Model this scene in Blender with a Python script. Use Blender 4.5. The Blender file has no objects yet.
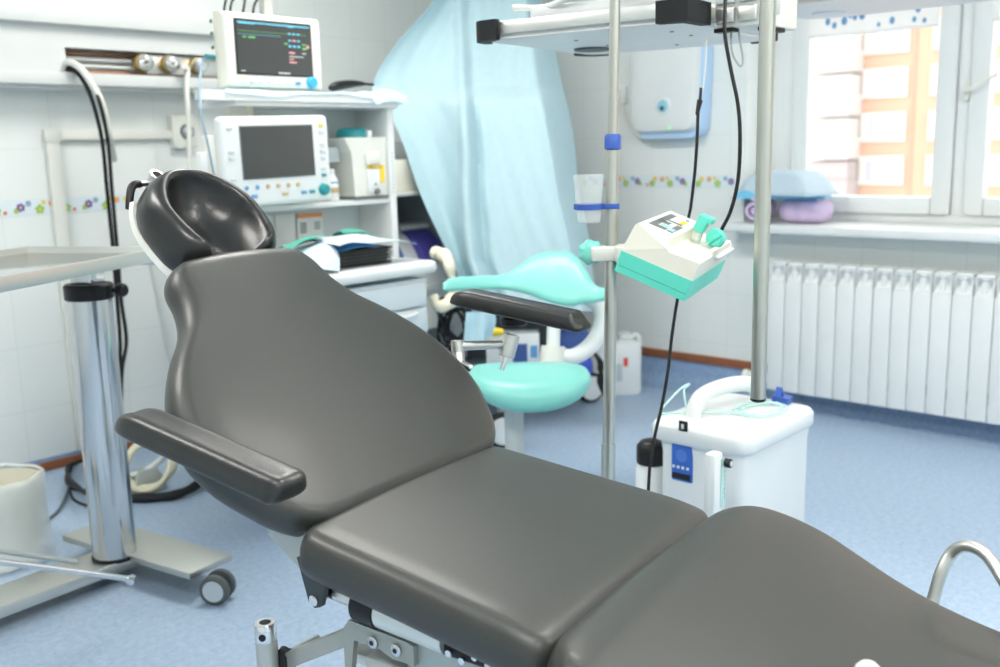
import bpy, bmesh, math, random
from mathutils import Vector, Matrix
S = bpy.context.scene
COL = S.collection
rnd = random.Random(7)
# ------------------------------------------------------------------ camera
CAM_H, FPX, PITCH, ROLL, YAW = 1.4, 992.7, math.radians(10.516), math.radians(-1.354), math.radians(42.394)
Fv = Vector((math.cos(YAW)*math.cos(PITCH), math.sin(YAW)*math.cos(PITCH), -math.sin(PITCH)))
R0 = Vector((math.sin(YAW), -math.cos(YAW), 0)); U0 = R0.cross(Fv)
Rv = R0*math.cos(ROLL)+U0*math.sin(ROLL); Uv = -R0*math.sin(ROLL)+U0*math.cos(ROLL)
cd = bpy.data.cameras.new('camera'); cam = bpy.data.objects.new('camera', cd); COL.objects.link(cam)
cd.sensor_width = 36; cd.lens = FPX/1000*36; cd.clip_start = .05; cd.clip_end = 300
m3 = Matrix((Rv, Uv, -Fv)).transposed().to_4x4(); m3.translation = (0, 0, CAM_H); cam.matrix_world = m3
cd.dof.use_dof = True; cd.dof.focus_distance = 2.0; cd.dof.aperture_fstop = 3.2
S.camera = cam
# ------------------------------------------------------------------ world, daylight, ceiling lamps, exposure
W = bpy.data.worlds.new('world'); S.world = W; W.use_nodes = True
bg = W.node_tree.nodes['Background']; bg.inputs[0].default_value = (1, .985, .96, 1); bg.inputs[1].default_value = 2.3
def area(name, loc, rot, sx, sy, power, color=(1, 1, 1), portal=False):
    d = bpy.data.lights.new(name, 'AREA'); d.shape = 'RECTANGLE'; d.size = sx; d.size_y = sy; d.energy = power; d.color = color
    o = bpy.data.objects.new(name, d); o.location = loc; o.rotation_euler = rot; COL.objects.link(o)
    if portal: d.cycles.is_portal = True
    return o
WIN_Y0, WIN_Y1, WIN_Z0, WIN_Z1 = -.35, 2.66, .985, 2.5
area('window_portal', (5.32, (WIN_Y0+WIN_Y1)/2, (WIN_Z0+WIN_Z1)/2), (0, math.radians(90), 0), WIN_Z1-WIN_Z0, WIN_Y1-WIN_Y0, 1, portal=True)
LAMPS = [(.2, .6), (2.5, .6), (.2, 2.9), (2.5, 2.9), (.2, -1.4), (2.5, -1.4)]
LAMP_W = 21
for i, (x, y) in enumerate(LAMPS): area('ceiling_lamp_light', (x, y, 2.845), (0, 0, 0), .55, 1.15, LAMP_W, (1, .955, .89))
S.view_settings.view_transform = 'Standard'; S.view_settings.look = 'None'; S.view_settings.gamma = 1
S.view_settings.use_curve_mapping = False; S.view_settings.exposure = 0.42
S.cycles.max_bounces = 10; S.cycles.diffuse_bounces = 6; S.cycles.glossy_bounces = 4; S.cycles.transmission_bounces = 8; S.cycles.transparent_max_bounces = 12
S.cycles.caustics_reflective = False; S.cycles.caustics_refractive = False; S.cycles.sample_clamp_indirect = 6

def ray(x, y):
    d = Fv*FPX+Rv*(x-500)-Uv*(y-333.5); return d/d.dot(Fv)
def at(x, y, ax, v):
    "the point of the room seen at (x, y) that lies on the plane ax = v"
    d = ray(x, y); i = 'xyz'.index(ax); o = Vector((0, 0, CAM_H)); return o+d*((v-o[i])/d[i])
def dep(x, y, t): return Vector((0, 0, CAM_H))+ray(x, y)*t
# ------------------------------------------------------------------ materials
def nodes(m): return m.node_tree.nodes, m.node_tree.links
def mat(name, col, rough=.5, metal=0, bump=0, scale=200, spec=.5, coat=0, emit=0, alpha=1, trans=0, var=0, vscale=6, sss=0, sheen=0):
    m = bpy.data.materials.new(name); m.use_nodes = True; N, L = nodes(m); p = N['Principled BSDF']
    p.inputs['Base Color'].default_value = (*col, 1); p.inputs['Roughness'].default_value = rough; p.inputs['Metallic'].default_value = metal
    p.inputs['Specular IOR Level'].default_value = spec; p.inputs['Coat Weight'].default_value = coat; p.inputs['Coat Roughness'].default_value = .15
    if emit: p.inputs['Emission Color'].default_value = (*col, 1); p.inputs['Emission Strength'].default_value = emit
    p.inputs['Alpha'].default_value = alpha; p.inputs['Transmission Weight'].default_value = trans
    if sheen: p.inputs['Sheen Weight'].default_value = sheen
    tc = N.new('ShaderNodeNewGeometry')
    nz = N.new('ShaderNodeTexNoise'); nz.inputs['Scale'].default_value = vscale; nz.inputs['Detail'].default_value = 3
    L.new(tc.outputs['Position'], nz.inputs['Vector'])
    v = var or .04
    mr = N.new('ShaderNodeMapRange'); mr.inputs[3].default_value = 1-v; mr.inputs[4].default_value = 1+v; L.new(nz.outputs['Fac'], mr.inputs[0])
    mx = N.new('ShaderNodeVectorMath'); mx.operation = 'SCALE'; mx.inputs[0].default_value = col; L.new(mr.outputs[0], mx.inputs['Scale'])
    L.new(mx.outputs[0], p.inputs['Base Color'])
    if bump:
        n2 = N.new('ShaderNodeTexNoise'); n2.inputs['Scale'].default_value = scale; n2.inputs['Detail'].default_value = 2; L.new(tc.outputs['Position'], n2.inputs['Vector'])
        b = N.new('ShaderNodeBump'); b.inputs['Strength'].default_value = bump; b.inputs['Distance'].default_value = .002
        L.new(n2.outputs['Fac'], b.inputs['Height']); L.new(b.outputs[0], p.inputs['Normal'])
    return m
def tile_mat(name, axis):
    m = mat(name, (.80, .83, .83), .28); N, L = nodes(m); p = N['Principled BSDF']
    g = N.new('ShaderNodeNewGeometry'); sp = N.new('ShaderNodeSeparateXYZ'); L.new(g.outputs['Position'], sp.inputs[0])
    cb = N.new('ShaderNodeCombineXYZ'); L.new(sp.outputs[axis], cb.inputs[0]); L.new(sp.outputs[2], cb.inputs[1])
    br = N.new('ShaderNodeTexBrick'); br.offset = 0; br.squash = 1; L.new(cb.outputs[0], br.inputs['Vector'])
    br.inputs['Scale'].default_value = 1; br.inputs['Brick Width'].default_value = .25; br.inputs['Row Height'].default_value = .29
    br.inputs['Mortar Size'].default_value = .0018; br.inputs['Mortar Smooth'].default_value = .3
    br.inputs['Color1'].default_value = (.80, .825, .80, 1); br.inputs['Color2'].default_value = (.785, .815, .79, 1); br.inputs['Mortar'].default_value = (.70, .72, .70, 1)
    L.new(br.outputs['Color'], p.inputs['Base Color'])
    b = N.new('ShaderNodeBump'); b.inputs['Strength'].default_value = .25; b.inputs['Distance'].default_value = .001; b.invert = True
    L.new(br.outputs['Fac'], b.inputs['Height']); L.new(b.outputs[0], p.inputs['Normal'])
    return m
def vinyl_mat(name, base, dark, light):
    m = mat(name, base, .42); N, L = nodes(m); p = N['Principled BSDF']
    g = N.new('ShaderNodeNewGeometry')
    n1 = N.new('ShaderNodeTexNoise'); n1.inputs['Scale'].default_value = 45; n1.inputs['Detail'].default_value = 6; n1.inputs['Roughness'].default_value = .75
    r1 = N.new('ShaderNodeValToRGB'); r1.color_ramp.elements[0].position = .36; r1.color_ramp.elements[0].color = (*dark, 1)
    r1.color_ramp.elements[1].position = .66; r1.color_ramp.elements[1].color = (*light, 1); e = r1.color_ramp.elements.new(.5); e.color = (*base, 1)
    n2 = N.new('ShaderNodeTexVoronoi'); n2.inputs['Scale'].default_value = 95
    r2 = N.new('ShaderNodeValToRGB'); r2.color_ramp.elements[0].position = .13; r2.color_ramp.elements[0].color = (1, 1, 1, 1); r2.color_ramp.elements[1].position = .2; r2.color_ramp.elements[1].color = (0, 0, 0, 1)
    n3 = N.new('ShaderNodeTexNoise'); n3.inputs['Scale'].default_value = 60
    mth = N.new('ShaderNodeMath'); mth.operation = 'GREATER_THAN'; mth.inputs[1].default_value = .54
    mul = N.new('ShaderNodeMath'); mul.operation = 'MULTIPLY'
    mx = N.new('ShaderNodeMix'); mx.data_type = 'RGBA'; mx.inputs[7].default_value = (dark[0]*.42, dark[1]*.5, dark[2]*.6, 1)
    for n in (n1, n2, n3): L.new(g.outputs['Position'], n.inputs['Vector'])
    L.new(n1.outputs['Fac'], r1.inputs[0]); L.new(n2.outputs['Distance'], r2.inputs[0]); L.new(n3.outputs['Fac'], mth.inputs[0])
    L.new(r2.outputs[0], mul.inputs[0]); L.new(mth.outputs[0], mul.inputs[1]); L.new(mul.outputs[0], mx.inputs[0]); L.new(r1.outputs[0], mx.inputs[6])
    L.new(mx.outputs[2], p.inputs['Base Color'])
    return m
def cloth_mat(name, col, transl=.35):
    m = mat(name, col, .85, bump=.25, scale=500, var=.06, vscale=30); N, L = nodes(m); p = N['Principled BSDF']; out = N['Material Output']
    t = N.new('ShaderNodeBsdfTranslucent'); t.inputs[0].default_value = (*col, 1); x = N.new('ShaderNodeMixShader'); x.inputs[0].default_value = transl
    L.new(p.outputs[0], x.inputs[1]); L.new(t.outputs[0], x.inputs[2]); L.new(x.outputs[0], out.inputs[0]); return m
def brushed(name, col, rough, dirz=True):
    m = mat(name, col, rough, 1); N, L = nodes(m); p = N['Principled BSDF']
    g = N.new('ShaderNodeNewGeometry'); mp = N.new('ShaderNodeMapping'); mp.inputs['Scale'].default_value = (260, 260, 3) if dirz else (6, 260, 260)
    n = N.new('ShaderNodeTexNoise'); n.inputs['Scale'].default_value = 1; L.new(g.outputs['Position'], mp.inputs[0]); L.new(mp.outputs[0], n.inputs['Vector'])
    mr = N.new('ShaderNodeMapRange'); mr.inputs[3].default_value = rough*.8; mr.inputs[4].default_value = rough*1.3; L.new(n.outputs['Fac'], mr.inputs[0]); L.new(mr.outputs[0], p.inputs['Roughness'])
    return m
LEATHER = mat('dark_leather', (.033, .035, .031), .42, bump=.22, scale=420, spec=.5, coat=.12, var=.05)
LEATHER2 = mat('worn_dark_leather', (.014, .015, .014), .38, bump=.3, scale=260, coat=.15, var=.12, vscale=30)
HEADLEATHER = mat('shiny_dark_leather', (.013, .013, .012), .33, bump=.12, scale=300, coat=.2)
WHITE = mat('white_paint', (.75, .77, .76), .38)
PLASTIC = mat('white_plastic', (.75, .77, .76), .36)
WARMPL = mat('warm_white_plastic', (.74, .74, .68), .38)
CREAM = mat('cream_plastic', (.80, .78, .67), .38)
GREYPL = mat('light_grey_plastic', (.55, .60, .63), .4)
GREYPAINT = mat('grey_enamel', (.42, .45, .43), .35)
BLACK = mat('black_plastic', (.012, .012, .013), .4, spec=.3)
RUBBER = mat('black_rubber', (.014, .015, .016), .6, spec=.3)
STEEL = brushed('stainless_steel', (.58, .59, .59), .14)
STEELH = brushed('satin_steel', (.66, .66, .62), .38, False)
NICKEL = mat('nickel', (.60, .60, .56), .36, 1)
CHROME = mat('chrome', (.75, .75, .75), .15, 1)
ALU = mat('anodised_aluminium', (.74, .74, .70), .4, 1)
POLE = brushed('pole_steel', (.56, .56, .50), .32)
MINT = mat('mint_vinyl', (.21, .60, .53), .40, coat=.2)
MINTPL = mat('mint_plastic', (.12, .68, .53), .4)
TEAL = mat('teal_plastic', (.015, .28, .30), .4)
BLUEPL = mat('blue_plastic', (.035, .10, .42), .4)
NAVY = mat('navy_fabric', (.04, .09, .28), .7)
INDIGO = mat('indigo_plastic', (.10, .08, .42), .4)
SCREEN = mat('dark_screen', (.055, .058, .056), .25, spec=.5)
WOOD = mat('brown_wood_strip', (.30, .105, .045), .45, var=.3, vscale=14)
DRAPE = cloth_mat('light_blue_nonwoven', (.50, .68, .73), .12)
PAPERBLUE = cloth_mat('pale_blue_nonwoven', (.62, .84, .92), .25)
MASKW = cloth_mat('blue_white_mask_cloth', (.58, .70, .78), .1)
SKYCLOTH = cloth_mat('sky_blue_cloth', (.22, .62, .88), .2)
LILAC = mat('lilac_terry', (.66, .52, .74), .95, bump=1, scale=600, sheen=.3)
LATEX = mat('cream_latex', (.80, .75, .58), .5)
YELLOW = mat('yellow_plastic', (.85, .62, .03), .5)
BRASS = mat('brass', (.55, .40, .14), .4, .8)
COPPER = mat('copper_pipe', (.52, .26, .15), .45, .5)
GREEN = mat('green_cloth', (.08, .36, .28), .8)
RED = mat('red_print', (.75, .07, .04), .5)
ORANGE = mat('orange_print', (.85, .33, .12), .5)
PURPLE = mat('purple_print', (.16, .09, .42), .5)
FBLUE = mat('blue_print', (.12, .32, .58), .5)
FYEL = mat('yellow_print', (.85, .62, .06), .5)
FGRN = mat('green_print', (.30, .55, .10), .5)
DGREY = mat('dark_grey_print', (.16, .17, .17), .5)
LCD = mat('pale_teal_display', (.35, .68, .68), .4)
TAN = mat('tan_button', (.55, .40, .22), .5)
TILE_L = tile_mat('tile_back', 0); TILE_R = tile_mat('tile_window', 1)
PANEL = mat('white_wall_panel', (.68, .70, .69), .35)
FLOOR = vinyl_mat('speckled_vinyl', (.38, .49, .63), (.32, .43, .58), (.45, .56, .69))
COVE = vinyl_mat('cove_vinyl', (.27, .38, .56), (.21, .31, .48), (.34, .45, .62))
CEIL = mat('ceiling_white', (.85, .86, .86), .8)
def clear(name, col, rough=.05, a=.22):
    m = mat(name, col, rough, alpha=a); return m
CUPM = clear('clear_cup', (.9, .95, .95), .1, .17)
TUBEM = clear('clear_mint_tube', (.62, .92, .86), .15, .5)
LIDM = clear('clear_lid', (.85, .93, .90), .08, .30)
BAGM = clear('milky_bag', (.80, .86, .84), .35, .55)
CANM = mat('milky_canister', (.80, .83, .82), .4, trans=.0)
GLASS = clear('window_glass', (.95, 1, 1), .02, .04)
LAMPM = mat('lamp_diffuser', (1, .99, .96), .5, emit=4)
# ------------------------------------------------------------------ mesh builder
ORG = {}
class MB:
    def __init__(s): s.v = []; s.f = []; s.mi = []; s.T = Matrix.Identity(4); s.m = 0
    def add(s, vs, fs):
        n = len(s.v); s.v += [s.T @ Vector(p) for p in vs]; s.f += [tuple(n+i for i in f) for f in fs]; s.mi += [s.m]*len(fs); return s
    def box(s, c, d, M=None, b=0, seg=2):
        bm = bmesh.new(); bmesh.ops.create_cube(bm, size=1)
        for v in bm.verts: v.co = Vector((v.co.x*d[0], v.co.y*d[1], v.co.z*d[2]))
        if b: bmesh.ops.bevel(bm, geom=bm.edges[:], offset=min(b, min(d)*.49), segments=seg, profile=.5, affect='EDGES')
        X = Matrix.Translation(Vector(c)) @ (M.to_4x4() if M else Matrix.Identity(4))
        s.add([X @ v.co for v in bm.verts], [[v.index for v in f.verts] for f in bm.faces]); bm.free(); return s
    def bb(s, lo, hi, b=0, seg=2):
        return s.box([(a+c)/2 for a, c in zip(lo, hi)], [abs(c-a) for a, c in zip(lo, hi)], None, b, seg)
    def rings(s, rs, caps=(1, 1)):
        n = len(rs[0]); vs = [p for r in rs for p in r]; fs = []
        for i in range(len(rs)-1):
            for j in range(n): k = (j+1) % n; fs.append((i*n+j, i*n+k, (i+1)*n+k, (i+1)*n+j))
        if caps[0]: fs.append(tuple(range(n))[::-1])
        if caps[1]: fs.append(tuple((len(rs)-1)*n+j for j in range(n)))
        return s.add(vs, fs)
    def prof(s, p, ax, pr, seg=24, caps=(1, 1)):
        "lathe: pr = [(distance along ax, radius)]"
        p = Vector(p); ax = Vector(ax).normalized(); u = ax.orthogonal().normalized(); w = ax.cross(u)
        return s.rings([[p+ax*h+(u*math.cos(2*math.pi*k/seg)+w*math.sin(2*math.pi*k/seg))*max(r, 1e-4) for k in range(seg)] for h, r in pr], caps)
    def cyl(s, a, b, r, r2=None, seg=20, bev=0):
        a = Vector(a); b = Vector(b); L = (b-a).length; r2 = r if r2 is None else r2
        pr = [(0, r-bev), (bev, r), (L-bev, r2), (L, r2-bev)] if bev else [(0, r), (L, r2)]
        return s.prof(a, b-a, pr, seg)
    def tube(s, pts, r, seg=10, sub=6, caps=True, rf=None):
        P = [Vector(p) for p in pts]; Q = []
        if len(P) > 2 and sub > 1:
            for i in range(len(P)-1):
                a = P[max(i-1, 0)]; b = P[i]; c = P[i+1]; d = P[min(i+2, len(P)-1)]
                for k in range(sub):
                    t = k/sub; Q.append(.5*((2*b)+(c-a)*t+(2*a-5*b+4*c-d)*t*t+(3*b-a-3*c+d)*t**3))
            Q.append(P[-1])
        else: Q = P
        rs = []; u = None
        for i, q in enumerate(Q):
            t = (Q[min(i+1, len(Q)-1)]-Q[max(i-1, 0)]).normalized()
            u = t.orthogonal().normalized() if u is None else (u-t*u.dot(t)).normalized()
            w = t.cross(u); rr = r if rf is None else rf(i/(len(Q)-1))
            rs.append([q+(u*math.cos(2*math.pi*k/seg)+w*math.sin(2*math.pi*k/seg))*rr for k in range(seg)])
        return s.rings(rs, (caps, caps))
    def grid(s, g, thick=None):
        n = len(g); m = len(g[0]); vs = [Vector(p) for r in g for p in r]
        fs = [(i*m+j, i*m+j+1, (i+1)*m+j+1, (i+1)*m+j) for i in range(n-1) for j in range(m-1)]
        if thick:
            N = [Vector((0, 0, 0)) for _ in vs]
            for f in fs:
                nn = (vs[f[1]]-vs[f[0]]).cross(vs[f[3]]-vs[f[0]])
                for k in f: N[k] += nn
            o = len(vs); vs = vs+[v-(N[i].normalized() if N[i].length else Vector((0, 0, 1)))*thick for i, v in enumerate(vs)]
            fs = fs+[tuple(o+k for k in f[::-1]) for f in fs]
            bd = [j for j in range(m)]+[i*m+m-1 for i in range(1, n)]+[(n-1)*m+j for j in range(m-2, -1, -1)]+[i*m for i in range(n-2, 0, -1)]
            for k in range(len(bd)): a, b = bd[k], bd[(k+1) % len(bd)]; fs.append((b, a, o+a, o+b))
        return s.add(vs, fs)
    def prism(s, pts, off):
        "closed outline pts pushed along off"
        n = len(pts); off = Vector(off); a = [Vector(p) for p in pts]; b = [p+off for p in a]
        return s.add(a+b, [tuple(range(n))[::-1], tuple(range(n, 2*n))]+[(i, (i+1) % n, n+(i+1) % n, n+i) for i in range(n)])
    def build(s, name, m, parent=None, smooth=40, **tags):
        me = bpy.data.meshes.new(name)
        if parent is not None: org = ORG[parent.name]
        else:
            lo = [min(v[i] for v in s.v) for i in range(3)]; hi = [max(v[i] for v in s.v) for i in range(3)]
            org = Vector(((lo[0]+hi[0])/2, (lo[1]+hi[1])/2, lo[2]))
        me.from_pydata([v-org for v in s.v], [], s.f)
        ms = m if isinstance(m, (list, tuple)) else [m]
        for q in ms: me.materials.append(q)
        me.polygons.foreach_set('material_index', s.mi)
        bm = bmesh.new(); bm.from_mesh(me); bmesh.ops.recalc_face_normals(bm, faces=bm.faces); bm.to_mesh(me); bm.free()
        if smooth:
            me.polygons.foreach_set('use_smooth', [True]*len(me.polygons)); me.set_sharp_from_angle(angle=math.radians(smooth))
        o = bpy.data.objects.new(name, me); COL.objects.link(o)
        if parent is not None: o.parent = parent
        else: o.location = org
        ORG[o.name] = org
        for k, v in tags.items(): o[k] = v
        return o
def thing(name, label, cat, loc, group=None):
    o = bpy.data.objects.new(name, None); COL.objects.link(o); o.location = loc; o.empty_display_size = .05
    o['label'] = label; o['category'] = cat
    if group: o['group'] = group
    ORG[o.name] = Vector(loc); return o
def struct(name, mb, m, parent=None, smooth=40):
    o = mb.build(name, m, parent, smooth)
    if parent is None: o['kind'] = 'structure'
    return o
def frame(o, a, b, c):
    "matrix whose columns are a, b, c at origin o"
    M = Matrix((Vector(a), Vector(b), Vector(c))).transposed().to_4x4(); M.translation = Vector(o); return M
def interp(tab, v):
    if v <= tab[0][0]: return tab[0][1]
    for (a, p), (b, q) in zip(tab, tab[1:]):
        if v <= b: t = (v-a)/(b-a); t = t*t*(3-2*t) if False else t; return p+(q-p)*t
    return tab[-1][1]
def smoothtab(tab, n=60):
    P = [Vector((a, b, 0)) for a, b in tab]; Q = []
    for i in range(len(P)-1):
        a = P[max(i-1, 0)]; b = P[i]; c = P[i+1]; d = P[min(i+2, len(P)-1)]
        for k in range(12):
            t = k/12; q = .5*((2*b)+(c-a)*t+(2*a-5*b+4*c-d)*t*t+(3*b-a-3*c+d)*t**3); Q.append((q.x, q.y))
    Q.append(tab[-1]); return Q
def pad(mb, M, hw, v0, v1, th, r, rc, surf=None, crown=0, ctr=None, rows=46, side=None):
    "upholstered pad: top face at n=0; hw = [(v, half width)]"
    hwt = smoothtab(hw); vs = []
    for i in range(rows+1): t = i/rows; vs.append(v0+(v1-v0)*(.5-.5*math.cos(math.pi*t)))
    rs = []
    r2 = min(r, th/2-.001)
    for v in vs:
        s = min(v-v0, v1-v); h = interp(hwt, v)
        if s < rc: h -= rc-math.sqrt(max(rc*rc-(rc-s)**2, 0))
        e = r2-math.sqrt(max(r2*r2-(r2-s)**2, 0)) if s < r2 else 0
        t2 = th/2-e; rr = max(min(r2, t2-.0005), .0005); h = max(h-e*.4, .02); c = ctr(v) if ctr else 0
        ring = []
        K = 6
        xs = [-(h-rr)+2*(h-rr)*k/14 for k in range(15)]
        for x in xs: ring.append((x, t2))
        for k in range(1, K): a = math.pi/2*(1-k/K); ring.append((h-rr+rr*math.cos(a), t2-rr+rr*math.sin(a)))
        ring.append((h, t2-rr)); ring.append((h, -t2+rr))
        for k in range(1, K): a = -math.pi/2*(k/K); ring.append((h-rr+rr*math.cos(a), -t2+rr+rr*math.sin(a)))
        for x in xs[::-1]: ring.append((x, -t2))
        for k in range(1, K): a = -math.pi/2-math.pi/2*(k/K); ring.append((-h+rr+rr*math.cos(a), -t2+rr+rr*math.sin(a)))
        ring.append((-h, -t2+rr)); ring.append((-h, t2-rr))
        for k in range(1, K): a = math.pi-math.pi/2*(k/K); ring.append((-h+rr+rr*math.cos(a), t2-rr+rr*math.sin(a)))
        zo = surf(v) if surf else 0
        rs.append([M @ Vector((x+c, v, n-th/2+zo+crown*(1-(x/h)**2)*(1 if n > 0 else 0))) for x, n in ring])
    return mb.rings(rs)
# ================================================================== the room
Z = Vector((0, 0, 1))
X0, X1, Y0, Y1, CH = -2.2, 4.9, -2.6, 4.5, 2.9
struct('floor', MB().bb((X0-.1, Y0-.1, -.08), (X1+.3, Y1+.1, 0)), FLOOR)
struct('ceiling', MB().bb((X0-.1, Y0-.1, CH), (X1+.3, Y1+.1, CH+.1)), CEIL)
struct('wall_back', MB().bb((X0, Y1, 0), (X1+.4, Y1+.15, CH)), TILE_L)
struct('wall_left', MB().bb((X0-.15, Y0, 0), (X0, Y1, CH)), TILE_R)
struct('wall_front', MB().bb((X0, Y0-.15, 0), (X1, Y0, CH)), TILE_L)
w = MB()
w.bb((X1, WIN_Y1, 0), (X1+.42, Y1, CH)); w.bb((X1, Y0, 0), (X1+.42, WIN_Y0, CH))
w.bb((X1, WIN_Y0, 0), (X1+.42, WIN_Y1, WIN_Z0-.045)); w.bb((X1, WIN_Y0, WIN_Z1), (X1+.42, WIN_Y1, CH))
struct('wall_right', w, TILE_R)
# coved vinyl skirting and wooden strips
cv = MB(); pr = [(4.80, .002)]+[(4.80+.095*math.sin(a), .002+.095*(1-math.cos(a))) for a in [math.pi/2*k/8 for k in range(1, 9)]]+[(4.898, .165), (4.9, .165), (4.9, 0), (4.80, 0)]
cv.prism([(x, Y0, z) for x, z in pr], (0, Y1-Y0, 0)); struct('baseboard_right', cv, COVE)
struct('trim_1', MB().bb((4.885, Y0, .165), (4.905, Y1, .212), .002), WOOD)
struct('baseboard_back', MB().bb((X0, 4.478, 0), (4.80, 4.502, .042), .002), WOOD)
struct('trim_2', MB().bb((X0, 4.488, .042), (4.85, 4.502, .058)), COVE)
# flowered tile border
def flower(mb, c, r, ux, mi, n=6):
    nrm = ux.cross(Z); mb.m = mi
    for k in range(n):
        a = 2*math.pi*k/n+.3; cc = c+(ux*math.cos(a)+Z*math.sin(a))*r*.6
        mb.add([cc+(ux*math.cos(b)*r*.36+Z*math.sin(b)*r*.36)+nrm*0 for b in [2*math.pi*j/8 for j in range(8)]], [tuple(range(8))])
    mb.m = 3
    mb.add([c+(ux*math.cos(b)+Z*math.sin(b))*r*.3 for b in [2*math.pi*j/8 for j in range(8)]], [tuple(range(8))])
def border(name, p0, ux, length, nrm):
    b = MB(); b.m = 0; z0, z1 = 1.162, 1.232
    p0 = Vector(p0); e = p0+ux*length
    b.add([(p0.x, p0.y, z0), (e.x, e.y, z0), (e.x, e.y, z1), (p0.x, p0.y, z1)], [(0, 1, 2, 3)])
    q = p0+nrm*.0015
    x = 0
    seq = [(2, .018, 0), (1, .012, .016), (4, .02, -.012), (3, .010, .018), (5, .014, .012), (3, .014, .014), (4, .018, -.012), (6, .008, -.02), (4, .012, -.014)]
    i = 0
    while x < length-.05:
        mi, r, dz = seq[i % len(seq)]; x += .020+.014*((i*7) % 3); flower(b, q+ux*x+Z*((z0+z1)/2+dz), r*1.15, ux, mi, 5 if mi == 4 else 6); i += 1
    return struct(name, b, [mat(name+'_tile', (.72, .79, .82), .3), FBLUE, PURPLE, FYEL, FGRN, ORANGE, RED], smooth=0)
border('trim_3', (1.2, 4.4975, 0), Vector((1, 0, 0)), 3.5, Vector((0, -1, 0)))
border('trim_4', (4.8975, 2.72, 0), Vector((0, 1, 0)), 1.7, Vector((-1, 0, 0)))
# window
FX = 5.12
wf = MB()
def wbar(y0, y1, z0, z1, d0=0, d1=.07): wf.bb((FX+d0, y0, z0), (FX+d1, y1, z1), .006)
wbar(2.50, WIN_Y1, WIN_Z0, WIN_Z1); wbar(WIN_Y0, 2.5, WIN_Z0, 1.03); wbar(WIN_Y0, WIN_Y1, WIN_Z1-.09, WIN_Z1); wbar(WIN_Y0, WIN_Y0+.09, WIN_Z0, WIN_Z1)
wbar(1.60, 1.655, 1.028, WIN_Z1-.08, -.003, .068); wbar(.62, .675, 1.028, WIN_Z1-.08, -.003, .068)
win = struct('window_1', wf, WHITE)
for (a, b) in ((1.655, 2.50), (.675, 1.60), (WIN_Y0+.09, .62)):
    s = MB(); q = .095
    s.bb((FX-.025, a+.004, 1.03), (FX+.05, a+q, WIN_Z1-.09), .01); s.bb((FX-.025, b-q, 1.03), (FX+.05, b-.004, WIN_Z1-.09), .01)
    s.bb((FX-.025, a+q, 1.03), (FX+.05, b-q, 1.118), .01); s.bb((FX-.025, a+q, WIN_Z1-.19), (FX+.05, b-q, WIN_Z1-.09), .01)
    sash = s.build('window_sash', WHITE, win)
    MB().bb((FX+.01, a+q, 1.118), (FX+.016, b-q, WIN_Z1-.19)).build('window_pane', GLASS, sash)
hd = MB(); hd.bb((FX-.04, 1.595, 1.58), (FX-.028, 1.62, 1.64), .003); hd.tube([(FX-.05, 1.61, 1.62), (FX-.065, 1.60, 1.62), (FX-.065, 1.52, 1.66), (FX-.065, 1.46, 1.69)], .008); hd.build('window_handle', WARMPL, win)
struct('trim_5', MB().bb((4.72, WIN_Y0, .94), (FX+.01, WIN_Y1+.05, .985), .008), WHITE)
sd = MB(); z0 = 1.935
for a, b in ((1.75, 2.41), (.77, 1.51)):
    g = [[(FX-.035, a+(b-a)*j/20, z0+.33*i/6) for j in range(21)] for i in range(7)]; sd.m = 0; sd.grid(g, .001)
    for k in range(22):
        sd.m = 1; c = Vector((FX-.0375, a+.03+(b-a-.06)*rnd.random(), z0+.02+.16*rnd.random())); r = .008+.008*rnd.random()
        sd.add([c+Vector((0, math.cos(t)*r, math.sin(t)*r*1.4)) for t in [2*math.pi*j/8 for j in range(8)]], [tuple(range(8))])
    sd.m = 0; sd.cyl((FX-.037, a, z0), (FX-.037, b, z0), .006)
sd.build('roller_blind', [cloth_mat('blind_cloth', (.86, .88, .88), .5), FBLUE], None, label='white roller blind with small blue blossoms, lowered over the top of the window', category='blind')
# ceiling lamps (behind the picture's top edge, they light the room)
for x, y in LAMPS:
    t = thing('ceiling_light', 'flat rectangular ceiling light panel', 'ceiling light', (x, y, 2.86), 'ceiling light panels')
    MB().bb((x-.32, y-.62, 2.86), (x+.32, y+.62, 2.9), .004).build('lamp_frame', WHITE, t)
    MB().bb((x-.29, y-.59, 2.852), (x+.29, y+.59, 2.858)).build('lamp_diffuser', LAMPM, t)
# ================================================================== outside
t = thing('apartment_building', 'peach apartment block with white balconies seen through the window', 'building', (26, 9, -9))
BW = mat('peach_facade', (.58, .35, .24), .8, var=.1, vscale=.4); BB = mat('balcony_white', (.58, .56, .54), .7); BWIN = mat('facade_glass', (.40, .42, .48), .4); BGR = mat('grey_siding', (.42, .38, .38), .8)
MB().bb((25, -14, -9), (36, 24, 8)).build('facade', BW, t)
for k, y in enumerate((-2.0, 6.55, 9.1, 13.6)):
    MB().bb((24.96, y-.03, -9), (25.0, y+.03, 8)).build('facade_seam', mat('seam%d' % k, (.55, .30, .22), .8), t)
nw = 0
for fl in range(-3, 3):
    zc = fl*1.06+1.72
    for y, wd in ((9.95-.15, .95), (8.35, .55), (7.35, 1.0), (5.6, 1.0), (3.9, 1.0), (2.2, 1.0), (13.2, .8), (11.6, .45)):
        fz = MB(); fz.bb((24.93, y-wd/2-.08, zc-.36), (25.0, y+wd/2+.08, zc+.36)); fr = fz.build('window', BB, t)
        gz = MB(); n = 3 if wd > .7 else 1
        for j in range(n): a = y-wd/2+.06+(wd-.06)*j/n; gz.bb((24.915, a, zc-.26), (24.93, a+(wd-.06)/n-.1, zc+.26))
        gz.build('pane', BWIN, fr)
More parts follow.
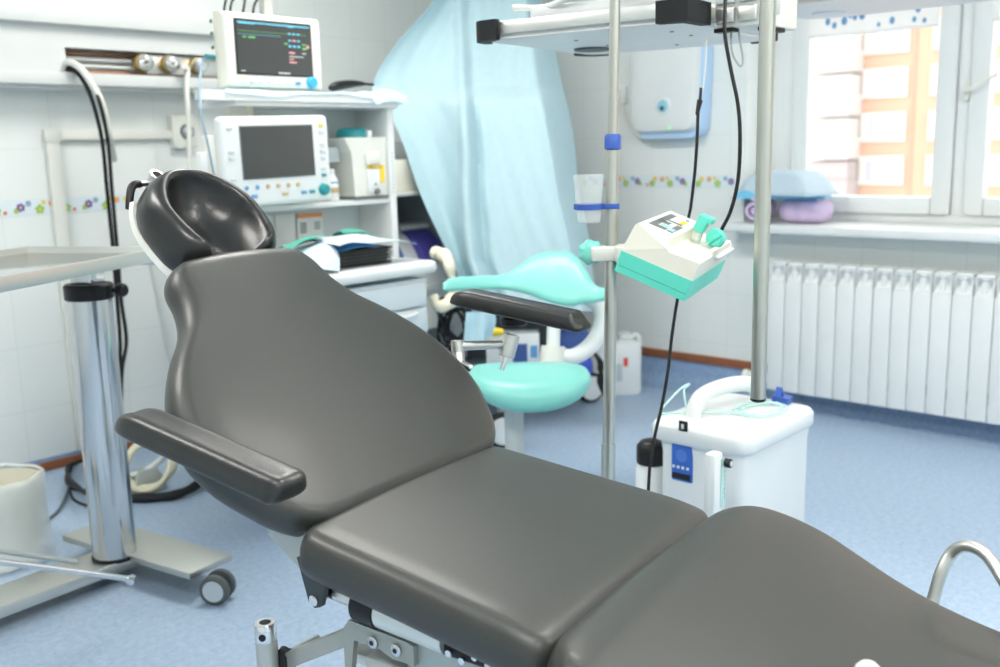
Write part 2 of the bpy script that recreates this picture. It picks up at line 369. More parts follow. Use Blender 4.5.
for fl in range(-3, 3):
    zc = fl*1.06+1.5; b = MB(); b.bb((24.2, 10.0+.35, zc-.55), (25.0, 11.35+.1, zc-.02), .02); bl = b.build('balcony', BGR if fl == -1 else BB, t)
    q = MB(); q.bb((24.35, 10.4, zc-.02), (24.98, 11.4, zc+.46)); bx = q.build('balcony_glazing', BGR if fl == -1 else BB, bl)
    if fl in (0, -2):
        g = MB()
        for j in range(4): g.bb((24.335, 10.45+.24*j, zc+.06), (24.352, 10.60+.24*j, zc+.4))
        g.build('balcony_pane', BWIN, bl)
struct('ground_outside', MB().bb((6, -30, -9.2), (60, 40, -9)), mat('snowy_ground', (.75, .75, .75), .9))
# ================================================================== radiator
t = thing('radiator', 'white sectional radiator below the window sill', 'radiator', (4.80, 1.3, .11))
yb, yt = .115, .795
n = 22; pw = .0915; ys = 2.42
for k in range(n):
    y = ys-k*pw; f = MB(); 
    pts = [(4.735, y-pw+.003), (4.735, y-.003)]
    f.bb((4.735, y-pw+.0018, yb), (4.747, y-.0018, .695), .003)          # front plate
    f.bb((4.745, y-pw/2-.012, yb), (4.83, y-pw/2+.012, yt-.02), .004)    # core web
    f.bb((4.748, y-pw+.006, yt-.025), (4.84, y-.006, yt), .01)           # top plate
    f.bb((4.747, y-pw+.004, .67), (4.753, y-pw+.012, yt-.012)); f.bb((4.747, y-.012, .67), (4.753, y-.004, yt-.012))
    g2 = [[(4.738+.028*math.sin(math.pi*i/8)-.0, y-pw+.012+(pw-.024)*j/2, .695+.078*i/8) for j in range(3)] for i in range(9)]; f.grid(g2, .003)
    f.build('radiator_section', WHITE, t)
p = MB(); p.cyl((4.79, ys-n*pw, .755), (4.79, ys+.01, .755), .02); p.cyl((4.79, ys-n*pw, .16), (4.79, ys+.07, .16), .02); p.build('manifold', WHITE, t)
v = MB(); v.cyl((4.79, ys+.06, .16), (4.79, ys+.13, .16), .026, bev=.004); v.cyl((4.79, ys+.13, .16), (4.79, ys+.16, .16), .032, bev=.004); v.cyl((4.79, ys+.145, .16), (4.898, ys+.145, .16), .011); v.build('radiator_valve', WARMPL, t)
for k in (3, 18):
    pass
# towels and packets on the sill
tw = MB()
def roll(mb, c, rad, L, d, turns=2.6, th=.012):
    "a rolled towel, axis d"
    d = Vector(d).normalized(); u = Z; w_ = d.cross(u); g = []
    for i in range(70):
        a = turns*2*math.pi*i/69; r = .012+(rad-.012)*i/69
        g.append([Vector(c)+d*(L*(j/8-.5)+.004*math.sin(a*2+j))+(u*math.sin(a)*.86+w_*math.cos(a))*r for j in range(9)])
    mb.grid(g, th)
roll(tw, (4.87, 2.55, 1.056), .078, .24, (.95, .3, 0), turns=2.3, th=.016)
tw.build('rolled_towel', LILAC, None, label='rolled lilac terry towel with spiral end, left end of the window sill', category='towel')
tw = MB(); g = []
for i in range(36):
    a = 2*math.pi*i/36; ca, sa = math.cos(a), math.sin(a); ring = []
    for j in range(13): 
        s_ = j/12; e = math.sqrt(max(1-(2*s_-1)**4, .02)); ring.append(Vector((4.91+.085*e*math.copysign(abs(ca)**.7, ca)+.006*math.sin(j*2), 2.17+.28*s_, .987+.065+.065*e*math.copysign(abs(sa)**.7, sa))))
    g.append(ring)
tw.rings([[g[i][j] for i in range(36)] for j in range(13)]); tw.build('folded_towel', LILAC, None, label='folded lilac terry towel lying under the blue packets on the window sill', category='towel')
def packet(c, sx, sy, h, ang, m, label, seed, tag='cloth_pack', flap=0, cat='cloth pack', group=None):
    r = random.Random(seed); mb = MB(); nx, ny = 16, 14; ca, sa = math.cos(ang), math.sin(ang); top = []; bot = []
    for i in range(nx+1):
        a = []; b = []
        for j in range(ny+1):
            u = 2*i/nx-1; v_ = 2*j/ny-1; e = (1-abs(u)**3)*(1-abs(v_)**3); x = sx/2*u; y = sy/2*v_
            z = h*(.18+.82*e**.5)+.006*math.sin(5*u+seed)*math.cos(4*v_); dr = -flap*max(0, max(abs(u), abs(v_))-.6)**1.5
            P = Vector((c[0]+x*ca-y*sa, c[1]+x*sa+y*ca, c[2])); a.append(P+Z*(z+dr)); b.append(P+Z*(dr*.9))
        top.append(a); bot.append(b)
    mb.grid(top); mb.grid(bot)
    bd = lambda G: G[0]+[G[i][-1] for i in range(1, nx+1)]+G[nx][-2::-1]+[G[i][0] for i in range(nx-1, 0, -1)]
    A, B_ = bd(top), bd(bot); n_ = len(A); mb.add(A+B_, [(k, (k+1) % n_, n_+(k+1) % n_, n_+k) for k in range(n_)])
    tg = dict(label=label, category=cat)
    if group: tg['group'] = group
    return mb.build(tag, m, None, 60, **tg)
packet((4.90, 2.45, 1.125), .24, .46, .04, .15, SKYCLOTH, 'bright sky blue folded cloth lying directly on the lilac towels', 1, flap=.05)
packet((4.88, 2.405, 1.160), .26, .46, .10, -.25, MASKW, 'pale blue and white disposable sheet pack, topmost on the window sill pile', 3, flap=.12)
# ================================================================== wall unit beside the window
t = thing('wall_dryer', 'rounded white wall unit with round blue sensor eye and blue lower trim', 'wall unit', (4.90, 3.1, 1.45))
def rrect(cy, cz, hw, hh, r, taper=0, n=6):
    P = []
    for (sy, sz, a0) in ((1, 1, 0), (-1, 1, 90), (-1, -1, 180), (1, -1, 270)):
        for k in range(n+1):
            a = math.radians(a0+90*k/n); z = sz*(hh-r)+r*math.sin(a); y = sy*(hw-r)+r*math.cos(a); P.append((cy+y*(1+taper*z/hh), cz+z))
    return P
cy, cz = 3.105, 1.72
b = MB(); b.rings([[(x, y, z) for y, z in rrect(cy, cz+dz, hw_, hh_, .06, .05)] for x, hw_, hh_, dz in ((4.897, .215, .25, 0), (4.80, .215, .25, 0), (4.775, .205, .24, 0), (4.765, .18, .215, 0))]); b.build('housing', PLASTIC, t)
b = MB(); b.rings([[(x, y, z) for y, z in rrect(cy-.015, cz-.02, hw_, .262, .07, .05)] for x, hw_ in ((4.897, .222), (4.84, .222), (4.81, .212))]); b.build('blue_surround', mat('pale_blue_plastic', (.50, .68, .90), .4), t)
b = MB(); e = at(663, 106, 'x', 4.765); b.prof((4.768, e.y, e.z), (-1, 0, 0), [(0, .052), (.006, .05), (.008, .045)]); b.build('sensor_bezel', PLASTIC, t)
b = MB(); b.prof((4.765, e.y, e.z), (-1, 0, 0), [(0, .036), (.008, .034), (.010, .028)]); ey = b.build('sensor_eye', mat('blue_eye', (.30, .58, .68), .25), t)
b = MB(); b.prof((4.756, e.y, e.z-.012), (-1, 0, 0), [(0, .012), (.006, .010)]); b.build('sensor_lens', BLACK, ey)
b = MB(); e = at(669, 128, 'x', 4.765); b.prof((4.768, e.y, e.z), (-1, 0, 0), [(0, .008), (.004, .006)]); b.build('indicator_light', mat('green_lamp', (.2, .8, .3), .4, emit=.6), t)
t = thing('power_socket', 'small white wall socket just left of the wall unit', 'socket', (4.89, 3.46, 1.66))
MB().bb((4.875, 3.42, 1.645), (4.9, 3.50, 1.745), .006).build('socket_housing', PLASTIC, t)
b = MB(); b.prof((4.876, 3.475, 1.715), (-1, 0, 0), [(0, .008), (.001, .008)]); b.prof((4.876, 3.475, 1.675), (-1, 0, 0), [(0, .008), (.001, .008)]); b.build('socket_hole', DGREY, t)
b = MB(); b.tube([(4.87, 3.45, 1.655), (4.88, 3.43, 1.56), (4.885, 3.37, 1.48), (4.885, 3.30, 1.435), (4.885, 3.18, 1.44)], .009); b.build('power_cord', WARMPL, t)
# ================================================================== medical supply rail on the back wall
t = thing('medical_supply_rail', 'long white wall channel with an open slot showing pipes and gas outlets', 'wall rail', (1.9, 4.42, 1.7))
RY = 4.35; zo = 0.0
x_end = 2.95
b = MB(); b.bb((-2.0, RY, 1.875), (x_end, RY+.015, 1.965)); b.bb((-2.0, RY, 1.77), (2.03, RY+.015, 1.875)); 
b.bb((-2.0, RY, 1.72), (x_end, RY+.015, 1.765), .002); b.bb((-2.0, RY, 1.965), (x_end, RY+.15, 1.98)); b.bb((-2.0, RY, 1.70), (x_end, RY+.15, 1.72))
b.build('channel', PANEL, t)
b = MB(); b.bb((-2.0, RY-.035, 1.715), (x_end, RY, 1.768), .004); b.build('lower_ledge', PANEL, t)
b = MB(); b.bb((-2.0, RY-.05, 1.965), (x_end, 4.5, 2.03), .006); b.build('upper_ledge', PANEL, t)
for z in (1.862, ): MB().cyl((2.04, RY+.08, z), (2.9, RY+.08, z), .008).build('copper_pipe', COPPER, t)
MB().cyl((2.04, RY+.05, 1.778), (2.9, RY+.05, 1.778), .008).build('copper_pipe', COPPER, t)
for z in (1.835, 1.805): MB().cyl((2.04, RY+.06, z), (2.44, RY+.06, z), .008).build('white_pipe', WHITE, t)
MB().bb((2.42, RY+.03, 1.78), (2.86, RY+.06, 1.87), .003).build('outlet_plate', ALU, t)
for px in (147, 173, 201):
    o = at(px, 66, 'y', RY); x = o.x; z = 1.825
    q = MB(); q.prof((x-.012, RY+.03, z), (-.25, -1, 0), [(0, .040), (.045, .040), (.05, .036)], 28); g = q.build('gas_outlet', BRASS, t)
    MB().prof((x-.02, RY-.02, z), (-.25, -1, 0), [(0, .036), (.02, .036), (.028, .030), (.03, .018), (.036, .016)], 28).build('outlet_ring', CHROME, g)
    MB().prof((x-.03, RY-.055, z), (-.25, -1, 0), [(0, .009), (.002, .008)], 16).build('outlet_bore', DGREY, g)
# cable trunking and round socket
t = thing('cable_trunking', 'white cable trunking with a right angle on the tiled wall, left of the monitor rack', 'trunking', (1.95, 4.48, 0))
b = MB(); b.bb((1.965, 4.468, .062), (2.022, 4.498, 1.525), .003); b.build('vertical_duct', WARMPL, t)
b = MB(); b.bb((2.022, 4.47, 1.485), (2.60, 4.498, 1.525), .003); b.build('horizontal_duct', WARMPL, t)
b = MB(); b.bb((1.958, 4.465, 1.477), (2.030, 4.498, 1.535), .004); b.build('corner_piece', WARMPL, t)
t = thing('wall_socket', 'square cream socket with a round recessed plug at the end of the trunking', 'socket', (2.64, 4.48, 1.45))
MB().bb((2.57, 4.455, 1.44), (2.70, 4.5, 1.60), .008).build('socket_housing', WARMPL, t)
b = MB(); b.prof((2.645, 4.457, 1.52), (0, -1, 0), [(0, .038), (.008, .036), (.0081, .026)], 24); b.build('socket_ring', DGREY, t)
b = MB(); b.prof((2.645, 4.455, 1.52), (0, -1, 0), [(0, .024), (.02, .022), (.03, .016)], 20); b.build('plug', GREYPL, t)
# hoses from the rail
b = MB(); p = [at(66, 62, 'y', 4.36)+Vector((0, .05, 0)), at(75, 64, 'y', 4.28), at(90, 80, 'y', 4.22), at(102, 105, 'y', 4.2), at(109, 135, 'y', 4.22), at(114, 160, 'y', 4.3)]
b.tube(p, .016); b.build('gas_hose', WARMPL, None, label='thick white hose bending out of the rail slot', category='hose')
for k, (dx, lb) in enumerate(((0, 'black gas hose hanging from the rail slot, left one of the close pair'), (7, 'black gas hose hanging from the rail slot, right one of the close pair'))):
    b = MB(); P = [(66, 66+k*3), (80+dx, 76), (92+dx, 100), (102+dx*.8, 140), (107+dx*.7, 190), (113+dx*.6, 250), (117+dx*.6, 300), (120+dx*(.9 if k else .3), 340), (120+dx*.3, 370), (121, 410), (122, 440)]
    b.tube([at(x, y, 'y', 4.36-min(i, 2)*.07+(-.03*k)) for i, (x, y) in enumerate(P)], .0085, sub=8)
    b.build('gas_hose', RUBBER, None, label=lb, category='hose')
b = MB(); b.tube([at(188, 68, 'y', 4.29), at(187, 90, 'y', 4.24), at(189, 130, 'y', 4.24), at(190, 180, 'y', 4.24), at(192, 230, 'y', 4.24), at(194, 300, 'y', 4.24), at(196, 360, 'y', 4.24)], .012)
b.cyl(at(185, 66, 'y', 4.31), at(185, 66, 'y', 4.24), .016); b.build('gas_hose', WARMPL, None, label='straight white hose hanging from the gas outlet beside the monitor rack', category='hose')
b = MB(); b.tube([at(213, 58, 'y', 3.45), at(203, 60, 'y', 3.4), at(200, 80, 'y', 3.3), at(201, 110, 'y', 3.22), at(208, 145, 'y', 3.2), at(216, 185, 'y', 3.25), at(222, 215, 'y', 3.4)], .004)
b.build('sensor_cable', mat('blue_grey_cable', (.25, .36, .45), .5), None, label='thin blue grey cable hanging from the left side of the patient monitor', category='cable')
b = MB(); b.m = 0; b.tube([at(150, 262, 'y', 4.49), at(162, 320, 'y', 4.49), at(172, 372, 'y', 4.49), at(179, 425, 'y', 4.49), at(183, 470, 'y', 4.47)], .006); b.build('thin_tube', PANEL, None, label='thin white tube slanting down the tiles behind the headrest', category='tube')
# ================================================================== anaesthesia workstation (rack + worktop)
RX0, RX1, RF, RB = 2.02, 3.02, 3.30, 3.85
t = thing('anaesthesia_workstation', 'white anaesthesia trolley with top shelf, open bays and a drawer unit with white worktop', 'medical trolley', (2.6, 3.5, 0))
RB = 3.56
b = MB(); b.prism([(RX0-.01, RF-.02, 1.603), (RX1, RF-.02, 1.603), (RX1, RB, 1.603), (RX0+.20, RB, 1.603), (RX0+.0, RF+.03, 1.603)], (0, 0, .037)); b.bb((RX0+.15, RF+.0, 1.585), (RX1-.03, RB, 1.605), .004); b.build('top_shelf', WHITE, t, 30)
b = MB(); b.bb((2.33, RB-.02, .2), (RX1-.06, RB, 1.60)); b.build('back_panel', mat('panel_grey_white', (.60, .65, .66), .45), t)
b = MB(); b.bb((RX1-.075, RF+.02, .2), (RX1-.04, RB, 1.60), .004); b.build('side_panel', WHITE, t)
b = MB(); b.bb((2.30, RF+.12, .2), (2.33, RB, 1.60), .004); b.build('side_panel', CREAM, t)
b = MB(); b.bb((2.12, RF+.03, 1.178), (RX1-.075, RB-.02, 1.200), .004); b.build('middle_shelf', WHITE, t)
b = MB(); b.bb((RX1-.03, RF+.05, .3), (RX1-.022, RF+.13, 1.60)); b.build('blue_edge_rail', mat('slate_blue', (.15, .28, .50), .5), t)
b = MB()
for k in range(11): b.bb((RX1-.066, RF+.017, 1.22+k*.017), (RX1-.055, RF+.021, 1.228+k*.017))
b.build('scale_marks', GREYPL, t)
b = MB(); b.bb((2.38, RB-.026, .98), (2.46, RB-.02, 1.15), .002); b.bb((2.48, RB-.026, .98), (2.58, RB-.02, 1.15), .002); b.build('recess_panel', PLASTIC, t)
# worktop and drawers
WT = .957
cx0, cx1, cyf = 1.95, 2.845, 2.93
b = MB(); b.bb((cx0, cyf, WT-.052), (cx1, RB-.03, WT), .022, 4); b.build('worktop', WHITE, t)
b = MB(); b.rings([[(cx0+.03+i, cyf+.04+i, z), (cx1-.035-i, cyf+.04+i, z), (cx1-.035-i, RB-.03, z), (cx0+.03+i, RB-.03, z)] for z, i in ((.30, .03), (.60, .012), (.885, 0))]); b.build('drawer_cabinet', GREYPL if False else mat('drawer_blue_grey', (.62, .68, .72), .4), t)
for z0_, z1_ in ((.775, .872), (.66, .765), (.47, .65)):
    i_ = .012*(1 if z0_ > .7 else 1.2)
    b = MB(); b.bb((cx0+.05, cyf+.022, z0_), (cx1-.05, cyf+.05, z1_), .008); d = b.build('drawer', mat('drawer_front%d' % int(z0_*1000), (.66, .72, .76), .35), t)
    if z0_ < .7:
        b = MB(); g = []
        for i in range(13):
            a = i/12; x = cx0+.30+(cx1-.12-cx0-.30)*a; h = .045*math.sin(math.pi*min(a*.5+.5, 1))**.6 if a < 1 else 0
            g.append([(x, cyf+.024-.03*math.sin(math.pi*j/6), z1_-.012-h*(j/6)) for j in range(7)])
        b.grid(g, .004); b.build('drawer_handle', PLASTIC, d)
e = at(348, 276, 'y', cyf+.02)
b = MB(); b.prof((e.x, cyf+.024, .838), (0, -1, 0), [(0, .036), (.006, .034), (.008, .026)], 24); b.build('drawer_lock', PLASTIC, t)
b = MB(); b.prof((e.x, cyf+.015, .838), (0, -1, 0), [(0, .010), (.003, .009)], 12); b.build('lock_barrel', DGREY, t)
b = MB(); b.bb((cx0+.30, 3.0, .14), (cx1-.04, RB, .31), .02); b.build('plinth', GREYPL, t)
for x in (cx0+.40, cx1-.12):
    for y in (3.05, RB-.08):
        b = MB(); b.cyl((x-.02, y, .062), (x+.02, y, .062), .062, bev=.006); b.cyl((x, y, .06), (x, y, .16), .012); b.build('caster', RUBBER, t)
# blue paper sheet on the top shelf
def sheet(name, corners, z, m, label, cat, drop=0, n=22, seed=1, amp=.004, group=None):
    r = random.Random(seed); g = []
    c = [Vector(p) for p in corners]
    for i in range(n+1):
        row = []
        for j in range(n+1):
            u, v_ = i/n, j/n; P = c[0]*(1-u)*(1-v_)+c[1]*u*(1-v_)+c[2]*u*v_+c[3]*(1-u)*v_
            zz = amp*(1+math.sin(9*u+seed)*math.cos(7*v_+seed)+.5*math.sin(23*u+11*v_)); row.append(P+Z*zz)
        g.append(row)
    mb = MB(); mb.grid(g, .0012); tg = dict(label=label, category=cat)
    if group: tg['group'] = group
    return mb.build(name, m, None, 70, **tg)
g = []
for i in range(40):
    u = i/39; x = 2.12+u*.91; row = []
    for j in range(22):
        v_ = j/21; y = RB-.02-(RB-RF-.01)*v_
        z = 1.6415+.004*(1+math.sin(17*u+3*v_)*math.cos(8*v_+9*u))
        if v_ > .9: 
            k_ = (v_-.9)/.1; y = RF+.03-.054*min(1, k_*1.5)-.004; z -= max(0, k_-.45)*(.030+.018*math.sin(9*u)+(.05 if u > .78 else 0))
        row.append((x, y, z+ (.02*math.sin((u-.8)/.2*math.pi) if u > .8 and v_ > .3 else 0)))
    g.append(row)
mb = MB(); mb.grid(g, .0012); mb.build('paper_sheet', PAPERBLUE, None, 70, label='crumpled pale blue paper sheet spread under the patient monitor on the top shelf', category='sheet')
# patient monitor
t = thing('patient_monitor', 'cream patient monitor with colour readings and a blue knob, on top of the shelf', 'monitor', (2.33, 3.4, 1.652))
mx0, mx1, mz0, mz1, my = 2.150, 2.590, 1.653, 1.925, 3.30
def inset(mb, x0, x1, z0, z1, y, d, b): mb.bb((x0, y, z0), (x1, y+d, z1), b, 3)
b = MB(); b.rings([[(x0, y, z0), (x1, y, z0), (x1, y, z1), (x0, y, z1)] for y, x0, x1, z0, z1 in ((my+.02, mx0, mx1, mz0, mz1), (my+.04, mx0-.004, mx1+.012, mz0, mz1+.005), (my+.07, mx0-.004, mx1+.012, mz0, mz1+.005), (my+.20, mx0+.10, mx1-.04, mz0+.01, mz1-.04))]); b.build('rear_housing', CREAM, t)
b = MB(); inset(b, mx0, mx1, mz0, mz1, my, .035, .014); fr = b.build('front_bezel', mat('monitor_cream', (.82, .81, .73), .4), t)
b = MB(); sx0, sx1, sz0, sz1 = 2.192, 2.536, 1.705, 1.898; b.bb((sx0-.006, my-.003, sz0-.006), (sx1+.006, my+.01, sz1+.006), .003); b.build('screen_frame', BLACK, t)
b = MB(); b.bb((sx0, my-.005, sz0), (sx1, my+.002, sz1)); sc = b.build('screen', SCREEN, t)
b = MB(); y = my-.0062
def bar(mi, u, v_, w_, h): b.m = mi; X = sx0+(sx1-sx0)*u; Zz = sz1-(sz1-sz0)*v_; b.add([(X, y, Zz), (X+(sx1-sx0)*w_, y, Zz), (X+(sx1-sx0)*w_, y, Zz-h), (X, y, Zz-h)], [(0, 1, 2, 3)])
bar(0, .02, .03, .96, .005); bar(0, .04, .05, .2, .004); bar(0, .68, .05, .08, .004)
for u in (.68, .74, .80): bar(0, u, .18, .04, .006); bar(2 if u == .74 else 0, u, .31, .04, .006); bar(0, u, .42, .04, .007)
bar(1, .08, .30, .04, .005); bar(1, .15, .30, .09, .006); bar(1, .62, .38, .05, .005); bar(1, .87, .38, .05, .005); bar(2, .93, .40, .03, .012); bar(1, .87, .45, .05, .008)
bar(2, .68, .55, .08, .006); bar(3, .86, .56, .06, .003); bar(3, .68, .63, .2, .003); bar(2, .68, .68, .06, .004); bar(2, .68, .74, .1, .005); bar(3, .52, .96, .16, .005); bar(3, .03, .95, .06, .003)
bar(1, .02, .2, .9, .0012); bar(0, .02, .26, .56, .0012)
E_ = lambda n, c: mat(n, c, .5, emit=.12)
b.build('screen_readings', [E_('reading_blue', (.15, .55, .75)), E_('reading_green', (.15, .5, .12)), E_('reading_red', (.8, .35, .35)), E_('reading_white', (.6, .6, .6))], sc)
for k in range(7):
    x = 2.20+k*.042; b = MB(); b.bb((x, my-.005, 1.668), (x+.024, my+.003, 1.680), .003); b.build('button', PLASTIC if k != 6 else FBLUE, t)
b = MB(); b.prof((2.530, my+.002, 1.679), (0, -1, 0), [(0, .024), (.016, .022), (.02, .018)], 24); b.build('blue_knob', mat('cyan_knob', (.05, .42, .72), .35), t)
b = MB(); b.prof((2.212, my+.001, 1.69), (0, -1, 0), [(0, .004), (.003, .003)], 10); b.build('power_light', mat('lime_lamp', (.7, .9, .1), .4, emit=.5), t)
for z in (1.80, 1.85, 1.895):
    b = MB(); b.prof((mx0-.006, my+.08, z), (-1, 0, 0), [(0, .008), (.004, .007)], 14); b.build('side_port', mat('port_green', (.12, .22, .12), .5), t)
b = MB(); b.cyl((mx0-.005, my+.08, 1.765), (mx0-.05, my+.06, 1.765), .008); b.build('cable_plug', TEAL, t)
b = MB(); b.bb((2.40, my+.10, 1.90), (2.44, my+.14, 2.25), .004); b.build('support_pole', ALU, t)
for k, (x, dx) in enumerate(((2.28, .02), (2.32, .05), (2.345, -.03), (2.42, .04), (2.45, -.03), (2.475, .05))):
    b = MB(); b.tube([(x, my+.218, 1.86), (x-dx*.4, my+.17, 1.99), (x+dx, my+.10, 2.06), (x+dx*2, my+.12, 2.2)], .0045); b.build('lead_cable', RUBBER, None, label='thin dark lead rising behind the top of the cream patient monitor', category='cable', group='leads behind the patient monitor')
b = MB(); b.tube([(2.63, 3.31, 1.660), (2.67, 3.31, 1.672), (2.77, 3.32, 1.684), (2.88, 3.33, 1.684)], .014, rf=lambda s: .006+.012*math.sin(math.pi*min(1, s*1.15+.05))**.6); b.build('laryngoscope_handle', BLACK, None, label='slim black instrument handle lying on the blue paper right of the patient monitor', category='instrument')
# anaesthesia screen
t = thing('ventilator_display', 'white ventilator display with blank grey screen and rows of coloured keys, under the top shelf', 'display', (2.34, 3.25, 1.2))
A, B_, C_, D_ = [at(x, y, 'y', 3.22) for x, y in ((215, 116), (325, 115), (331, 198), (238, 203))]
A = Vector((2.035, 3.22, 1.535)); B_ = Vector((2.535, 3.22, 1.545)); C_ = Vector((2.545, 3.22, 1.215)); D_ = Vector((2.045, 3.22, 1.20))
ex = (B_-A).normalized(); ez = Vector((0, 0, 1)); ey = Vector((0, 1, 0)); DW, DH = .50, .335
DT = frame((2.048, 3.22, 1.205), (1, 0, .02), (0, 1, .0), (-.02, 0, 1))
def dbb(b, x0, z0, x1, z1, y0=-.004, y1=.004, bv=.002): b.T = DT; b.bb((x0, y0, z0), (x1, y1, z1), bv); return b
b = MB(); b.T = DT; b.bb((0, 0, 0), (DW, .045, DH), .02, 4); b.build('housing', PLASTIC, t)
b = MB(); b.T = DT; b.bb((.12, .04, .08), (.38, .16, .26), .01); b.bb((-.04, .03, .06), (.05, .07, .27), .008); b.build('mounting_bracket', WARMPL, t)
dbb(MB(), .083, .102, .417, .300).build('screen_frame', DGREY, t)
dbb(MB(), .087, .106, .413, .296, -.006, 0, 0).build('screen', SCREEN, t)
for x, m_ in ((.095, FBLUE), (.142, FBLUE), (.19, TAN), (.238, TAN), (.285, TAN), (.33, TAN)): 
    b = MB(); b.T = DT; b.prof((x, 0, .072), (0, -1, 0), [(0, .009), (.006, .007)], 12); b.build('round_key', m_, t)
for x, m_ in ((.125, FBLUE), (.265, TAN), (.355, FBLUE), (.395, TEAL)): dbb(MB(), x-.012, .033, x+.012, .046, -.006).build('oval_key', m_, t)
for z in (.285, .20, .175, .10): dbb(MB(), .030, z, .052, z+.011, -.005).build('side_key', GREYPL, t)
for z, m_ in ((.290, YELLOW), (.262, GREYPL), (.215, GREYPL), (.188, GREYPL), (.162, GREYPL), (.12, GREYPL), (.095, TEAL)): dbb(MB(), .448, z, .470, z+.011, -.005).build('side_key', m_, t)
b = MB(); b.T = DT; b.prof((.452, 0, .045), (0, -1, 0), [(0, .024), (.018, .021), (.022, .017)], 24); b.build('teal_knob', TEAL, t)
b = MB(); b.T = DT; b.bb((-.075, .02, .13), (-.045, .05, .21), .004); b.build('side_connector', PLASTIC, t)
# vaporiser
t = thing('vaporiser', 'tall white vaporiser with teal dial on top and yellow markings', 'vaporiser', (2.80, 3.45, 1.2))
b = MB(); b.T = Matrix.Translation((.027, 0, .001)); b.rings([[(x0, 3.33, z), (x1, 3.33, z), (x1, 3.52, z), (x0, 3.52, z)] for z, x0, x1 in ((1.212, 2.725, 2.905), (1.40, 2.715, 2.908), (1.455, 2.685, 2.912), (1.462, 2.69, 2.908))]); b.build('body', WARMPL, t, 25)
b = MB(); b.T = Matrix.Translation((.027, 0, .001)); b.bb((2.72, 3.325, 1.20), (2.91, 3.53, 1.214)); b.build('base_plate', DGREY, t)
b = MB(); b.T = Matrix.Translation((.027, 0, .001)); b.prof((2.80, 3.42, 1.46), (0, 0, 1), [(0, .07), (.025, .07), (.04, .06), (.045, .03)], 30); b.build('dial', TEAL, t)
b = MB(); b.T = Matrix.Translation((.027, 0, .001)); b.bb((2.815, 3.335, 1.463), (2.84, 3.355, 1.492), .003); b.build('dial_catch', PLASTIC, t)
b = MB(); b.T = Matrix.Translation((.027, 0, .001)); b.bb((2.79, 3.322, 1.225), (2.88, 3.331, 1.33), .006); b.build('front_panel', PLASTIC, t)
b = MB(); b.T = Matrix.Translation((.027, 0, .001)); b.bb((2.785, 3.315, 1.345), (2.865, 3.332, 1.40), .01); b.build('window_hood', WARMPL, t)
b = MB(); b.T = Matrix.Translation((.027, 0, .001)); b.bb((2.80, 3.318, 1.333), (2.87, 3.328, 1.342)); b.bb((2.862, 3.318, 1.27), (2.885, 3.328, 1.342)); b.box((2.803, 3.323, 1.345), (.03, .01, .010), Matrix.Rotation(.7, 3, 'Y')); b.build('yellow_marking', YELLOW, t)
b = MB(); b.T = Matrix.Translation((.027, 0, .001)); b.prof((2.84, 3.325, 1.232), (0, -1, 0), [(0, .014), (.012, .012)], 14); b.build('drain_screw', DGREY, t)
b = MB(); b.T = Matrix.Translation((.027, 0, .001)); b.prof((2.835, 3.325, 1.262), (0, -1, 0), [(0, .006), (.004, .006)], 10); b.build('level_window', DGREY, t)
b = MB(); b.T = Matrix.Translation((.027, 0, .001)); b.bb((2.58, 3.40, 1.36), (2.71, 3.48, 1.425), .004); b.cyl((2.63, 3.40, 1.42), (2.63, 3.40, 1.45), .014); b.bb((2.60, 3.395, 1.385), (2.69, 3.401, 1.39)); b.build('manifold_block', GREYPL, t)
t = thing('small_bottle', 'small white plastic bottle with a blue and tan label on the middle shelf', 'bottle', (2.66, 3.38, 1.2))
b = MB(); b.prof((2.665, 3.385, 1.201), (0, 0, 1), [(0, .032), (.005, .035), (.085, .035), (.10, .026), (.112, .020)], 24); b.build('body', PLASTIC, t)
b = MB(); b.prof((2.665, 3.385, 1.235), (0, 0, 1), [(0, .0355), (.022, .0355)], 24, (0, 0)); b.build('label_band', TAN, t)
b = MB(); b.prof((2.665, 3.385, 1.275), (0, 0, 1), [(0, .0355), (.006, .0355)], 24, (0, 0)); b.build('label_stripe', FBLUE, t)
b = MB(); b.prof((2.665, 3.385, 1.313), (0, 0, 1), [(0, .021), (.02, .021), (.022, .018)], 20); b.build('cap', PLASTIC, t)
b = MB(); b.prof((2.60, 3.42, 1.201), (0, 0, 1), [(0, .018), (.06, .018), (.07, .010), (.085, .010)], 18); b.build('glass_vial', mat('amber_vial', (.55, .5, .35), .2), None, label='little amber vial left of the small white bottle on the middle shelf', category='vial')
# notice on the back of the bay
t = thing('notice_card', 'small white notice with an orange header behind the basket', 'notice', (2.6, 3.8, 1.0))
b = MB(); b.bb((2.59, 3.530, 1.00), (2.725, 3.538, 1.145)); b.build('card', WHITE, t)
b = MB(); b.bb((2.59, 3.527, 1.127), (2.725, 3.531, 1.145)); b.build('orange_header', ORANGE, t)
b = MB()
for k in range(4): b.bb((2.605, 3.527, 1.10-.012*k), (2.635, 3.531, 1.106-.012*k))
b.build('printed_lines', DGREY, t); b = MB()
for k in range(3): b.bb((2.68, 3.527, 1.10-.012*k), (2.71, 3.531, 1.105-.012*k))
b.build('printed_lines', DGREY, t)
